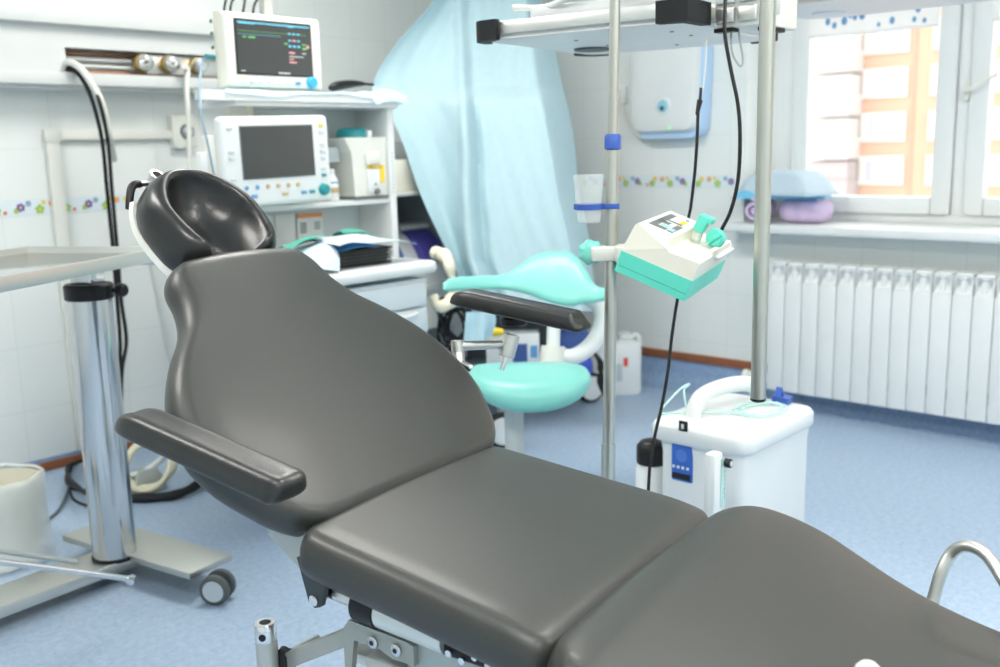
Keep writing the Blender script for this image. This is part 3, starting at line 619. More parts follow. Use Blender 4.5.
# basket with masks
t = thing('plastic_basket', 'black plastic basket with honeycomb sides on the worktop', 'basket', (2.6, 3.12, .94))
bl, br_, bf, bk_, bz0, bz1 = 2.34, 2.675, 3.02, 3.24, .960, 1.026
b = MB(); b.bb((bl+.01, bf+.01, bz0), (br_-.01, bk_-.01, bz0+.006))
b.bb((bl, bf, bz1-.008), (br_, bf+.006, bz1)); b.bb((bl, bk_-.006, bz1-.008), (br_, bk_, bz1)); b.bb((bl, bf, bz1-.008), (bl+.006, bk_, bz1)); b.bb((br_-.006, bf, bz1-.008), (br_, bk_, bz1)); 
b.bb((bl+.004, bf+.004, bz0), (br_-.004, bf+.01, bz0+.008)); b.bb((bl+.004, bk_-.01, bz0), (br_-.004, bk_-.004, bz0+.008))
b.build('basket_frame', BLACK, t)
def honey(p0, ux, L):
    b = MB(); r = .0085; nrow = 4; nc = int(L/(r*1.9))
    for i in range(nrow):
        for j in range(nc):
            c = Vector(p0)+ux*((j+.5*(i % 2)+.4)*r*1.8)+Z*(.012+i*r*1.55); P = [c+(ux*math.cos(math.pi/6+math.pi/3*k)+Z*math.sin(math.pi/6+math.pi/3*k))*r for k in range(6)]; nrm = ux.cross(Z)*.002
            Q = [c+(p-c)*.72 for p in P]
            b.add(P+Q+[p+nrm for p in P]+[p+nrm for p in Q], [(k, (k+1) % 6, 6+(k+1) % 6, 6+k) for k in range(6)]+[(12+k, 12+(k+1) % 6, 18+(k+1) % 6, 18+k) for k in range(6)]+[(6+k, 6+(k+1) % 6, 18+(k+1) % 6, 18+k) for k in range(6)])
    return b
honey((bl+.004, bf+.005, bz0+.002), Vector((1, 0, 0)), br_-bl-.008).build('honeycomb_side', BLACK, t)
honey((br_-.005, bf+.004, bz0+.002), Vector((0, 1, 0)), bk_-bf-.008).build('honeycomb_side', BLACK, t)
b = MB(); b.bb((bl+.006, bf+.03, bz0+.007), (br_-.006, bk_-.012, bz1-.01)); b.build('inner_lining', DGREY, t)
def drapemask(pts, m, label, seed, name='face_mask', cat='mask', thick=.002, amp=.006, n=20):
    "cloth through a 4 x 4 net of points"
    def bez(P, t_): 
        a = 1-t_; return P[0]*a**3+P[1]*3*a*a*t_+P[2]*3*a*t_*t_+P[3]*t_**3
    g = []
    for i in range(n+1):
        u = i/n; row = []
        R_ = [bez([Vector(p)+Vector((-.065, 0, .018)) for p in r], u) for r in pts]
        for j in range(n+1):
            v_ = j/n; row.append(bez(R_, v_)+Z*amp*math.sin(7*u+seed)*math.sin(9*v_+2*seed))
        g.append(row)
    mb = MB(); mb.grid(g, thick); return mb.build(name, m, None, 70, label=label, category=cat)
def net(P): return [[Vector(p) for p in r] for r in P]
zt = 1.03
drapemask([[(2.16, 2.985, .943), (2.20, 3.05, .955), (2.24, 3.15, .96), (2.26, 3.22, .95)], [(2.27, 2.96, .955), (2.30, 3.03, 1.0), (2.33, 3.13, 1.0), (2.34, 3.22, .99)], [(2.37, 2.945, .975), (2.39, 3.02, 1.07), (2.42, 3.12, 1.06), (2.42, 3.22, 1.03)], [(2.40, 2.94, .943), (2.47, 3.0, 1.04), (2.50, 3.12, 1.05), (2.50, 3.22, 1.03)]], MASKW, 'pale blue face mask draped over the left end of the black basket', 2)
drapemask([[(2.43, 2.97, 1.035), (2.45, 3.05, 1.045), (2.46, 3.15, 1.05), (2.47, 3.26, 1.03)], [(2.55, 2.975, 1.05), (2.55, 3.05, 1.08), (2.56, 3.15, 1.08), (2.56, 3.27, 1.04)], [(2.66, 2.975, 1.04), (2.68, 3.05, 1.07), (2.68, 3.15, 1.07), (2.68, 3.27, 1.04)], [(2.86, 3.00, 1.008), (2.86, 3.05, 1.012), (2.84, 3.15, 1.018), (2.80, 3.24, 1.02)]], MASKW, 'white blue mask laid across the top of the black basket with its corner pointing right', 5)
drapemask([[(2.47, 3.03, 1.0), (2.47, 3.1, 1.02), (2.47, 3.15, 1.02), (2.47, 3.2, 1.0)], [(2.55, 3.02, 1.03), (2.55, 3.1, 1.05), (2.55, 3.15, 1.05), (2.55, 3.2, 1.02)], [(2.64, 3.02, 1.02), (2.64, 3.1, 1.045), (2.64, 3.15, 1.045), (2.64, 3.2, 1.02)], [(2.73, 3.03, 1.0), (2.73, 3.1, 1.01), (2.73, 3.15, 1.01), (2.73, 3.2, 1.0)]], mat('deep_blue_cloth', (.10, .34, .68), .8), 'deep blue cloth filling the black basket under the top mask', 3, 'folded_cloth', 'cloth')
drapemask([[(2.30, 3.10, 1.03), (2.31, 3.15, 1.04), (2.32, 3.2, 1.03), (2.33, 3.26, 1.01)], [(2.36, 3.09, 1.06), (2.37, 3.14, 1.065), (2.38, 3.2, 1.06), (2.38, 3.26, 1.02)], [(2.42, 3.1, 1.07), (2.43, 3.14, 1.075), (2.44, 3.2, 1.07), (2.44, 3.26, 1.03)], [(2.48, 3.12, 1.065), (2.49, 3.15, 1.07), (2.5, 3.2, 1.06), (2.5, 3.26, 1.03)]], GREEN, 'dark green cloth showing at the left behind the pale mask', 4, 'folded_cloth', 'cloth', amp=.003)
drapemask([[(2.62, 3.18, 1.06), (2.63, 3.22, 1.075), (2.64, 3.26, 1.07), (2.65, 3.29, 1.04)], [(2.68, 3.18, 1.07), (2.69, 3.22, 1.09), (2.70, 3.26, 1.08), (2.70, 3.29, 1.04)], [(2.74, 3.18, 1.06), (2.75, 3.22, 1.08), (2.76, 3.26, 1.07), (2.76, 3.29, 1.04)], [(2.79, 3.18, 1.03), (2.80, 3.22, 1.05), (2.80, 3.26, 1.05), (2.80, 3.29, 1.03)]], GREEN, 'small green cloth peeking out behind the right end of the basket', 1, 'folded_cloth', 'cloth', amp=.003)
# breathing bag
b = MB(); P = [at(x, y, 'y', yy) for x, y, yy in ((434, 253, 3.1), (441, 254, 3.05), (448, 261, 2.98), (451, 276, 2.96), (455, 292, 2.96), (449, 303, 2.96), (439, 306, 2.97), (433, 297, 3.0))]
b.tube(P, .03, 14, 8, rf=lambda s: .018+.012*abs(math.sin(6*s+.6))+.003*math.sin(40*s)); b.build('breathing_bag', LATEX, None, label='wrinkled cream rubber breathing bag hanging off the right edge of the worktop', category='breathing bag')
# ================================================================== trolley with blue-white device behind
t = thing('equipment_cabinet', 'pale cabinet with an open bay between the workstation and the blue drape', 'cabinet', (3.4, 3.75, 0))
gx0, gx1, gy0, gy1 = 3.22, 3.66, 3.62, 4.12
b = MB(); b.bb((gx0, gy0, .70), (gx1, gy1, .745), .006); b.build('shelf', WARMPL, t)
b = MB(); b.bb((gx0, gy0, 1.185), (gx1, gy1, 1.21), .006); b.build('shelf', WARMPL, t)
b = MB(); b.bb((gx0, gy1-.02, .2), (gx1, gy1, 1.45)); b.bb((gx0, gy0+.05, .2), (gx0+.025, gy1, 1.45)); b.bb((gx1-.025, gy0+.05, .2), (gx1, gy1, 1.45)); b.build('carcass', mat('cabinet_grey', (.48, .52, .53), .5), t)
b = MB(); b.bb((gx0+.02, gy0+.02, .50), (gx1-.02, gy1-.03, .70), .006); b.build('lower_box', WARMPL, t)
b = MB(); b.bb((gx0, gy0, .08), (gx1, gy1, .2), .01); b.build('plinth', GREYPL, t)
b = MB(); b.bb((gx0+.05, gy0+.03, 1.212), (gx0+.4, gy1-.05, 1.36), .008); b.build('storage_box', CREAM, None, label='cream box on the upper shelf of the cabinet, half behind the drape', category='box')
t = thing('blue_white_device', 'white tabletop device with blue side and indigo front window, half behind the drape', 'device', (3.5, 3.8, .745))
def arch(x0, x1, y0, y1, z0, h):
    b = MB(); n = 14; R_ = []
    for x in (x0, x1):
        ring = [(x, y0, z0)]+[(x, y0+(y1-y0)*k/n*.55+.0, z0+h*math.sin(math.pi/2*k/n)**.7) for k in range(n+1)]+[(x, y1, z0+h), (x, y1, z0)]
        R_.append(ring)
    return b.rings(R_)
arch(3.32, 3.36, 3.66, 4.0, .746, .25).build('blue_side', mat('muted_blue_plastic', (.12, .22, .48), .45), t)
arch(3.36, 3.63, 3.65, 4.02, .746, .255).build('body', PLASTIC, t)
arch(3.445, 3.60, 3.645, 4.0, .86, .145).build('indigo_window', INDIGO, t)
b = MB(); b.bb((3.42, 3.78, 1.0), (3.62, 3.92, 1.03), .012); b.build('top_cover', WARMPL, t)
# ================================================================== the draped machine
mc = dep(520, 250, 5.15)
Rh = Vector((math.sin(YAW), -math.cos(YAW), 0)); Fh = Vector((math.cos(YAW), math.sin(YAW), 0))
MT = frame((mc.x, mc.y, 0), Rh, Fh, Z)
t = thing('draped_machine', 'tall wheeled machine hidden under the blue drape, only its dark base and casters showing', 'machine', (mc.x, mc.y, 0))
b = MB(); b.T = MT; b.bb((-.16, .06, .62), (.22, .24, 1.36), .03); b.bb((-.10, .14, 1.36), (.06, .24, 1.9), .03); b.build('body', GREYPL, t)
b = MB(); b.T = MT; b.bb((-.30, -.12, .16), (.34, .36, .26), .02); b.build('base_tray', mat('base_grey', (.30, .33, .35), .5), t)
b = MB(); b.T = MT; b.bb((-.30, .25, .26), (.34, .34, .62)); b.build('rear_panel', mat('dark_panel', (.10, .11, .12), .5), t)
for px, py, z in ((590, 385, 1), (503, 430, 1)):
    c = at(px, 402 if px == 590 else 447, 'z', 0)
    ax = Vector((-.45, -.9, 0)).normalized() if px == 590 else Vector((-.6, -.8, 0)).normalized()
    q = MB(); q.cyl(c+Z*.085-ax*.025, c+Z*.085+ax*.025, .085, seg=28, bev=.01); k_ = q.build('caster', RUBBER, t)
    q = MB(); q.cyl(c+Z*.085+ax*.0255, c+Z*.085+ax*.034, .068, seg=28, bev=.004); q.build('hub', PLASTIC, k_)
    q = MB(); q.cyl(c+Z*.085-ax*.03, c+Z*.21-ax*.03, .02); q.tube([c+Z*.2-ax*.03, (c*.5+Vector((mc.x, mc.y, 0))*.5)+Z*.2, Vector((mc.x, mc.y, .2))], .03); q.build('caster_arm', mat('arm_grey%d' % px, (.30, .33, .35), .5), t)
# drape: a net of rows, each row runs from the left hem round the front to the right side
rows = [  # py, left px, right px, depth left, depth mid, depth right
    (-70, 452, 540, 5.1, 4.95, 5.25), (-30, 442, 540, 5.0, 4.95, 5.25), (0, 432, 541, 4.95, 4.93, 5.25), (14, 422, 544, 4.93, 4.92, 5.25), (40, 400, 552, 4.9, 4.9, 5.25), (70, 380, 560, 4.88, 4.88, 5.25), (88, 372, 564, 4.86, 4.86, 5.25),
    (104, 382, 567, 4.84, 4.80, 5.25), (130, 395, 571, 4.82, 4.78, 5.25), (160, 408, 576, 4.80, 4.77, 5.25), (200, 425, 581, 4.78, 4.76, 5.25), (240, 441, 588, 4.76, 4.75, 5.25), (280, 458, 595, 4.74, 4.74, 5.25), (312, 470, 600, 4.72, 4.73, 5.25)]
g = []; NJ = 64
def sst(x): x = min(1, max(0, x)); return x*x*(3-2*x)
def rowat(py):
    for a, b_ in zip(rows, rows[1:]):
        if a[0] <= py <= b_[0]: s_ = (py-a[0])/(b_[0]-a[0]); return [p+(q-p)*s_ for p, q in zip(a, b_)]
for i in range(100):
    py = -70+381*i/99; r = rowat(py); row = []
    for j in range(NJ+1):
        u = j/NJ; px = r[1]+(r[2]-r[1])*u
        dl, dm, dr = r[3:]
        # front panel between two vertical ridges, receding wings
        rl = (455+(py*.035)-r[1])/(r[2]-r[1]) if py > -40 else .1; rl = max(.1, rl)
        rr = .86
        if u < rl: d = dl+.16*math.sin(math.pi*u/rl)*(.3+.3*sst((py-20)/80))+(dm-dl)*(u/rl)
        elif u < rr: v_ = (u-rl)/(rr-rl); d = dm+.05*math.sin(math.pi*v_)+.055*math.exp(-((v_-.20)/.045)**2)*(.3+.7*sst((py-80)/50))-.05*math.exp(-((v_-.06)/.06)**2)
        else: v_ = (u-rr)/(1-rr); d = dm+(dr-dm)*v_**1.3
        if py < 100: d += (.03+.18*(100-py)/100)*(1 if u > rl else u/rl)*sst((100-py)/14)   # upper part leans back above the worktop of the machine
        d += .004*math.sin(u*23+py*.012)+.003*math.sin(u*51-py*.02+1)+.004*math.sin(py*.03+u*7)
        px += 2.2*math.sin(py*.045+2)*(1-u)**3+1.2*math.sin(py*.06)*u**6
        row.append(dep(px, py, d))
    g.append(row)
mb = MB(); mb.grid(g, .0016); mb.build('blue_drape', DRAPE, None, 80, label='large light blue nonwoven drape covering a tall machine in the corner', category='drape')
# things on and around the base
b = MB()
for k in range(9):
    c = dep(456+rnd.uniform(-4, 4), 325+rnd.uniform(-5, 6), 4.35+.02*k); r = .06+.04*rnd.random(); tl = rnd.uniform(-.5, .5)
    b.tube([c+Rh*math.cos(a+tl)*r*.8+Z*math.sin(a)*r*1.2+Fh*.03*math.sin(2*a+k) for a in [2*math.pi*q/14+k for q in range(15)]], .006, 8, 3)
b.tube([dep(448, 300, 4.3), dep(452, 312, 4.35), dep(449, 330, 4.4), dep(460, 345, 4.42)], .006)
b.build('cable_bundle', RUBBER, None, label='tangled bundle of black cables behind the far armrest', category='cable bundle')
g = [[dep(466+(28+2*math.sin(i*.5))*j/8-(3 if j == 0 else 0)*i/9, 312+ (34+ (8 if 3 < j < 6 else 0)-j*1.2)*i/9, 4.25+.02*math.sin(j)) for j in range(9)] for i in range(10)]
mb = MB(); mb.grid(g, .0015); mb.build('hanging_cloth', PAPERBLUE, None, 60, label='small pale blue cloth corner hanging under the far armrest', category='cloth')
b = MB(); c = dep(493, 333, 4.5); b.T = frame(c, Rh, Fh, Z); b.rings([[(x, .02+.02*math.cos(a), .018*math.sin(a)*sc_) for a in [2*math.pi*k/12 for k in range(12)]] for x, sc_ in ((-.045, .3), (-.03, 1), (.01, 1.2), (.04, .9), (.05, .3))]); b.build('yellow_pouch', YELLOW, None, label='small yellow item beside the black cable bundle', category='pouch')
def lumpy(c, d, M, seed, ex=.6):
    b = MB(); b.T = M; n, m_ = 16, 22; R_ = []
    for i in range(1, n):
        ph = math.pi*i/n; sp_ = math.sin(ph)**ex; cp = math.copysign(abs(math.cos(ph))**ex, math.cos(ph)); ring = []
        for j in range(m_):
            a = 2*math.pi*j/m_; x = math.copysign(abs(math.cos(a))**ex, math.cos(a)); y = math.copysign(abs(math.sin(a))**ex, math.sin(a)); k_ = 1+.05*math.sin(3*a+seed)*math.sin(2*ph+seed)
            ring.append((c[0]+d[0]/2*x*sp_*k_, c[1]+d[1]/2*y*sp_*k_, c[2]+d[2]/2*cp*k_))
        R_.append(ring)
    return b.rings(R_)
lumpy((0, 0, 0), (.20, .16, .15), frame(dep(572, 343, 4.95), Rh, Fh, Z), 2).build('blue_bag', NAVY, None, label='dark blue soft bag behind the white curved tube of the stool', category='bag')
lumpy((0, 0, 0), (.15, .14, .10), frame(dep(578, 366, 4.95), Rh, Fh, Z), 5).build('blue_bag', mat('royal_blue_fabric', (.03, .07, .42), .7), None, label='smaller royal blue bundle lying under the dark blue bag', category='bag')
t = thing('white_carton', 'white carton with a blue mark standing behind the mint stool seat', 'carton', dep(520, 362, 4.8))
b = MB(); b.T = frame(dep(515, 352, 4.85), Rh, Fh, Z); b.bb((-.14, 0, -.07), (.12, .12, .09), .005); b.build('carton_body', WHITE, t)
b = MB(); b.T = frame(dep(515, 352, 4.85), Rh, Fh, Z); b.bb((.075, -.003, -.03), (.11, .0, .03)); b.build('blue_mark', FBLUE, t)
b = MB(); b.T = frame(dep(515, 352, 4.85), Rh, Fh, Z); b.bb((-.01, -.003, -.05), (.06, .0, .04)); b.build('dark_panel', NAVY, t)
b = MB()
for k in range(5): b.tube([dep(592+k*2, 350+k*3, 5.0), dep(603-k, 365+k, 5.0), dep(598+k*2, 380, 5.0), dep(604, 395-k*3, 5.05)], .008)
b.build('cable_bundle', RUBBER, None, label='dark cables hanging beside the canisters, right of the stool', category='cable bundle')
# canisters
def canister(px, py, r, h, label, mk):
    c = at(px, py, 'z', 0); t = thing('plastic_canister', label, 'canister', c); ux = Rh
    b = MB(); prf = [(0, .92), (.02, 1), (.5*h, .985), (.78*h, 1), (.88*h, .85), (.93*h, .45), (h*.95, .30)]
    b.rings([[c+Rh*r*s_*math.copysign(abs(math.cos(a))**.6, math.cos(a))+Fh*r*.8*s_*math.copysign(abs(math.sin(a))**.6, math.sin(a))+Z*z for a in [2*math.pi*k/32 for k in range(32)]] for z, s_ in prf]); b.build('body', CANM, t)
    b = MB(); b.prof(c+Z*h*.95, Z, [(0, r*.36), (.03, r*.36), (.034, r*.3)], 24); b.build('cap', PLASTIC, t)
    b = MB(); b.tube([c+Rh*r*.35+Z*h*.9, c+Rh*r*.5+Z*h*1.0, c+Rh*r*.8+Z*h*.98, c+Rh*r*.9+Z*h*.82], .014); b.build('handle', CANM, t)
    if mk:
        b = MB(); b.T = frame(c-Fh*r*.82+Z*h*.58, Rh, Fh, Z); b.bb((-.012, -.002, -.025), (.012, .002, .025)); b.build('red_mark', RED, t)
        b = MB(); b.T = frame(c-Fh*r*.81+Z*h*.40, Rh, Fh, Z); b.bb((-.06, -.001, -.05), (-.02, .001, .05)); b.build('faded_label', GREYPL, t)
canister(624, 392, .098, .335, 'white plastic canister with a small red mark, right of the stand pole', True)
canister(603, 396, .075, .36, 'narrow milky canister behind the stand pole', False)
# ================================================================== surgeon stool
sc_ = at(528, 372, 'z', .60)
t = thing('surgeon_stool', 'mint upholstered stool with curved backrest on a white tube', 'stool', (sc_.x, sc_.y, 0))
ST = frame((sc_.x, sc_.y, .60), Rh, Fh, Z)
b = MB(); R_ = []; n = 40
for k, (s_, z) in enumerate(((.02, .0), (.5, .002), (.85, .0), (.95, -.008), (1.0, -.028), (.985, -.05), (.9, -.075), (.6, -.085), (.05, -.085))):
    ring = []
    for j in range(n):
        a = 2*math.pi*j/n; x = .225*math.copysign(abs(math.cos(a))**.85, math.cos(a)); y = .20*math.copysign(abs(math.sin(a))**.85, math.sin(a))
        x += -.02*(y/.2)*1.0; sad = .018*(x/.225)**2-.012*max(0, -y/.2)+ (-.025*max(0, -y/.2)**2*(1-(x/.225)**2*.5) if k >= 3 else 0); ring.append((x*s_, y*s_, z+sad*s_*s_))
    R_.append(ring)
b.T = ST; b.rings(R_); b.build('seat', MINT, t, 70)
b = MB(); b.T = ST; b.bb((-.10, -.08, -.11), (.10, .10, -.075), .01); b.build('seat_plate', GREYPAINT, t)
b = MB(); b.T = ST; b.prof((-.055, -.0, -.60), Z, [(.10, .035), (.50, .035)], 24); b.build('lower_column', mat('column_grey', (.50, .54, .53), .4), t)
b = MB(); b.T = ST; b.prof((-.055, 0, -.54), Z, [(0, .055), (.08, .045)], 24); b.build('hub', GREYPAINT, t)
for k in range(5):
    a = 2*math.pi*k/5+.9; d = Vector((math.cos(a), math.sin(a), 0)); q = MB(); q.T = ST; q.tube([Vector((-.055, 0, -.51)), Vector((-.055, 0, -.51))+d*.13, Vector((-.055, 0, -.53))+d*.23], .018); lg = q.build('leg', GREYPAINT, t)
    q = MB(); q.T = ST; o = Vector((-.055, 0, -.57))+d*.23; q.cyl(o-d.cross(Z)*.02, o+d.cross(Z)*.02, .03, bev=.005); q.cyl(o, o+Z*.05, .01); q.build('caster', RUBBER, lg)
# backrest and its white post (behind the seat)
zc = 4.05
p = lambda x, y, d=zc: dep(x, y, d)
b = MB(); b.tube([p(552, 366, 3.95), p(553, 346, 3.95)], .05, 20, 1, rf=lambda s: .052-.004*s); b.build('post_sleeve', WARMPL, t)
b = MB(); b.tube([p(553, 350, 3.95), p(554, 318, 3.95)], .027, 20, 1); b.build('post', PLASTIC, t)
b = MB(); b.tube([p(556, 356, 3.95), p(572, 357, 3.97), p(587, 349, 4.0), p(598, 335, 4.03), p(602, 320, 4.05), p(599, 306, 4.06), p(590, 298, 4.05), p(578, 292, 4.02)], .034, 16, 8); b.build('curved_tube', PLASTIC, t)
# band: outline px top/bottom along x
bt = [(443, 283, 290), (448, 279, 291.5), (460, 276.5, 291), (478, 276, 290), (498, 275, 289), (508, 272.5, 290), (520, 264, 292), (533, 256, 296), (543, 252, 300), (555, 250.8, 304), (566, 251, 306), (574, 254, 306.5), (580, 260, 304), (587, 271, 303), (593, 282, 303), (598, 286.5, 302), (605, 288, 301), (608, 287.5, 300.5), (612, 290, 297)]
b = MB(); R_ = []
def tabat(x):
    for q, r in zip(bt, bt[1:]):
        if q[0] <= x <= r[0]: s_ = (x-q[0])/(r[0]-q[0]); return q[1]+(r[1]-q[1])*s_, q[2]+(r[2]-q[2])*s_
    return bt[-1][1:]
for i in range(60):
    s_ = i/59; x = 443+169*(.5-.5*math.cos(math.pi*s_)); yt_, yb_ = tabat(x); xx = (x-532)/89
    d = 3.98-.20*xx*xx; ht = .024*min(1, math.sqrt(max(1-abs(xx)**16, .02)))
    ring = []; ym = (yt_+yb_)/2; hh = (yb_-yt_)/2
    for k in range(20):
        a = 2*math.pi*k/20; cy_ = math.copysign(abs(math.sin(a))**.7, math.sin(a)); cd_ = math.copysign(abs(math.cos(a))**.8, math.cos(a))
        ring.append(dep(x, ym-hh*cy_, d+ht*cd_*1.3+(.05*cy_*min(1, hh/25))))
    R_.append(ring)
b.rings(R_); b.build('backrest', MINT, t, 70)
# ================================================================== operating chair
ang = math.radians(8.1); cw = Vector((math.cos(ang), math.sin(ang), 0)); cl = Vector((-math.sin(ang), math.cos(ang), 0))
CB = Vector((1.330, .897, .70))
def cp(u, v, z): return CB+cw*u+cl*v+Z*(z-.70)        # chair coordinates: right, back, height
t = thing('operating_chair', 'dark leather operating chair with reclined backrest, hollow headrest and leg section, filling the foreground', 'medical chair', (1.3, 1.1, 0))
CH_ = t
def inc(th): h = math.radians(th); return cl*math.cos(h)+Z*math.sin(h), -cl*math.sin(h)+Z*math.cos(h)
m_, n_ = inc(6.6)
b = MB(); pad(b, frame(CB, cw, m_, n_), [(-.02, .318), (.03, .328), (.25, .32), (.45, .314), (.54, .305)], -.012, .53, .088, .034, .045, crown=.012, surf=lambda v: -.008*math.exp(-(v/.05)**2)); b.build('seat', LEATHER, t, 60)
m_, n_ = inc(43); HB = cp(0, .497, .757)
b = MB(); pad(b, frame(HB+n_*.004, cw, m_, n_), [(-.06, .28), (0, .305), (.08, .352), (.15, .386), (.22, .397), (.28, .386), (.35, .356), (.42, .303), (.48, .245), (.54, .214), (.60, .205), (.66, .20)], -.01, .650, .076, .037, .08, crown=.014, rows=70, ctr=lambda v: .008+.018*max(0, 1-v/.2)); b.build('backrest', LEATHER, t, 60)
b = MB(); pad(b, frame(HB-n_*.076, cw, m_, n_), [(-.06, .24), (.1, .29), (.28, .30), (.42, .24), (.54, .16), (.62, .14)], 0.02, .60, .02, .008, .06); b.build('backrest_shell', GREYPAINT, t)
# leg section
m2, n2 = inc(15); LF = frame(CB+cl*.002-cw*.010+Z*.024, cw, -m2, n2)
b = MB(); pad(b, LF, [(0, .325), (.03, .35), (.08, .378), (.14, .392), (.21, .386), (.28, .362), (.35, .338), (.42, .325), (.5, .325), (.58, .333), (.72, .335)], .0, .70, .10, .036, .07, crown=.012, rows=70, ctr=lambda v: .01, surf=lambda v: -.03*max(0, (.10-v)/.10)**2+.004*math.sin(v*9)); b.build('leg_rest', LEATHER, t, 60)
# headrest
m3_, n3_ = inc(42); HM = frame(HB+m_*.775+n_*.008+cw*.022, cw, m3_, n3_)
b = MB(); R_ = []; NA = 64
def houtline(a, s_=1):
    c, s = math.cos(a), math.sin(a); e = .72 if s > 0 else .45
    x = .142*math.copysign(abs(c)**e, c); y = .128*math.copysign(abs(s)**(.8 if s > 0 else .42), s)
    x *= 1-.20*max(0, y/.13)**1.6; return x*s_, y*s_
def hz(x, y):
    rx = x/(.105-.02*max(0, y/.12)); ry = (y-.0)/(.108 if y > 0 else .175)
    rr = math.sqrt(rx*rx+ry*ry); cav = .075*(max(0, 1-rr**2.4))**.8 if rr < 1 else 0
    lip = .008*math.exp(-((rr-1.10)/.15)**2)
    notch = .040*max(0, min(1, (-y-.03)/.09))**1.5*math.exp(-((x-.0)/.062)**4)
    return -cav+lip-(notch if rr > .98 else notch*.3)
for k in range(0, 30):
    s_ = .02+.98*k/29; R_.append([(x, y, hz(x, y)-.026*max(0, (s_-.86)/.14)**2.2) for x, y in (houtline(2*math.pi*j/NA, s_) for j in range(NA))])
for dz, s_ in ((-.040, 1.02), (-.06, 1.03), (-.080, .995), (-.098, .94), (-.108, .86), (-.110, .6), (-.116, .05)): R_.append([(x, y, min(dz, hz(x, y)-.03) if dz > -.09 else dz) for x, y in (houtline(2*math.pi*j/NA, s_) for j in range(NA))])
b.T = HM; b.rings(R_); hr = b.build('headrest', HEADLEATHER, t, 70)
b = MB(); b.T = HM
L_ = [(-.130, -.105, -.092), (-.136, -.07, -.094), (-.139, -.01, -.095), (-.138, .030, -.090), (-.132, .065, -.078), (-.122, .09, -.060)]
P = [Vector(p) for p in L_]; Q = []
for i in range(len(P)-1):
    a, b_, c, d = P[max(i-1, 0)], P[i], P[i+1], P[min(i+2, len(P)-1)]
    for k in range(6): s_ = k/6; Q.append(.5*((2*b_)+(c-a)*s_+(2*a-5*b_+4*c-d)*s_*s_+(3*b_-a-3*c+d)*s_**3))
Q.append(P[-1]); rs = []
for i, q in enumerate(Q):
    tg = (Q[min(i+1, len(Q)-1)]-Q[max(i-1, 0)]).normalized(); nn = tg.cross(Vector((1, 0, 0))).normalized(); wd = .008
    rs.append([q+nn*wd+Vector((.003, 0, 0)), q+nn*wd-Vector((.003, 0, 0)), q-nn*wd-Vector((.003, 0, 0)), q-nn*wd+Vector((.003, 0, 0))])
b.rings(rs); b.bb((-.12, -.09, -.118), (.10, .04, -.108), .003); b.build('headrest_bracket', WARMPL, t, 30)
b = MB(); b.T = HM; b.prof((-.035, .136, -.080), (0, .2, 1), [(0, .017), (.045, .017)], 24, (1, 0)); b.prof((-.035, .136, -.080), (0, .2, 1), [(0, .011), (.0451, .011)], 24, (0, 0)); b.rings([[(-.035+r_*math.cos(a), .145+r_*math.sin(a), -.035) for a in [2*math.pi*k/24 for k in range(24)]] for r_ in (.017, .011)], (0, 0)); b.bb((-.047, .09, -.115), (-.023, .15, -.07), .004); b.build('clamp_ring', NICKEL, t)
b = MB(); b.T = HM; b.cyl((-.05, .138, -.055), (-.083, .136, -.053), .006); b.build('lever_pin', CHROME, t)
b = MB(); b.T = HM; b.tube([(-.078, .136, -.053), (-.096, .134, -.054), (-.108, .122, -.062), (-.122, .092, -.082)], .008, 12, 6, rf=lambda s: .008+.001*math.sin(3*s)); b.build('clamp_lever', BLACK, t)
b = MB(); b.tube([HB+m_*.45-n_*.115-cw*.05, HB+m_*.80-n_*.135-cw*.05], .014, 12, 1); b.tube([HB+m_*.45-n_*.115+cw*.05, HB+m_*.80-n_*.135+cw*.05], .014, 12, 1); b.build('headrest_rod', CHROME, t)
# armrests
def armpad(P0, P1, wd, h, side, ch=.030):
    "front P0, back P1"
    P0 = Vector(P0); P1 = Vector(P1); ax = (P1-P0); L = ax.length; ax.normalize(); sd_ = ax.cross(Z).normalized(); up = sd_.cross(ax).normalized()
    b = MB(); rs = []
    for i in range(34):
        s_ = .5-.5*math.cos(math.pi*i/33); e = min(s_, 1-s_)*L; q = math.sqrt(max(1-(1-min(e/.060, 1))**2, .0)) if s_ > .5 else math.sqrt(max(1-(1-min(e/.018, 1))**2, .0))
        ww = wd/2*(.55+.45*q); hh = h/2*(.35+.65*q); ring = []
        for k in range(28):
            a = 2*math.pi*k/28; x = ww*math.copysign(abs(math.cos(a))**.55, math.cos(a)); z = hh*math.copysign(abs(math.sin(a))**.6, math.sin(a))
            x *= 1-.28*(.5+.5*z/hh)
            if z > 0: z -= .006*math.exp(-((x)/(.25*wd))**2)
            z -= (.012*(1-q) if s_ > .5 else 0)
            ring.append(P0+ax*(s_*L+ch*(z/hh+1)*max(0, 1-s_*6))+sd_*x+up*z)
        rs.append(ring)
    b.rings(rs); return b, ax, sd_, up
b, ax, sd_, up = armpad(cp(-.428, .385, .898), cp(-.420, .79, .957), .092, .050, -1, ch=-.004)
an = b.build('armrest', LEATHER2, t, 70); an['label'] = 'near armrest pad with creased worn leather'
b = MB(); b.box(cp(-.41, .66, .905), (.03, .12, .010), Matrix((cw, cl, Z)).transposed()); b.build('armrest_plate', GREYPAINT, t)
b = MB(); b.cyl(cp(-.40, .72, .90), cp(-.40, .72, .94), .014); b.tube([cp(-.40, .72, .905), cp(-.36, .75, .90), cp(-.28, .77, .90), cp(-.2, .78, .90)], .011); b.build('armrest_bracket', mat('bluish_steel', (.42, .50, .54), .35, .6), t)
b, ax, sd_, up = armpad(cp(.520, .392, 1.005), cp(.495, .752, 1.052), .085, .048, 1, ch=.016)
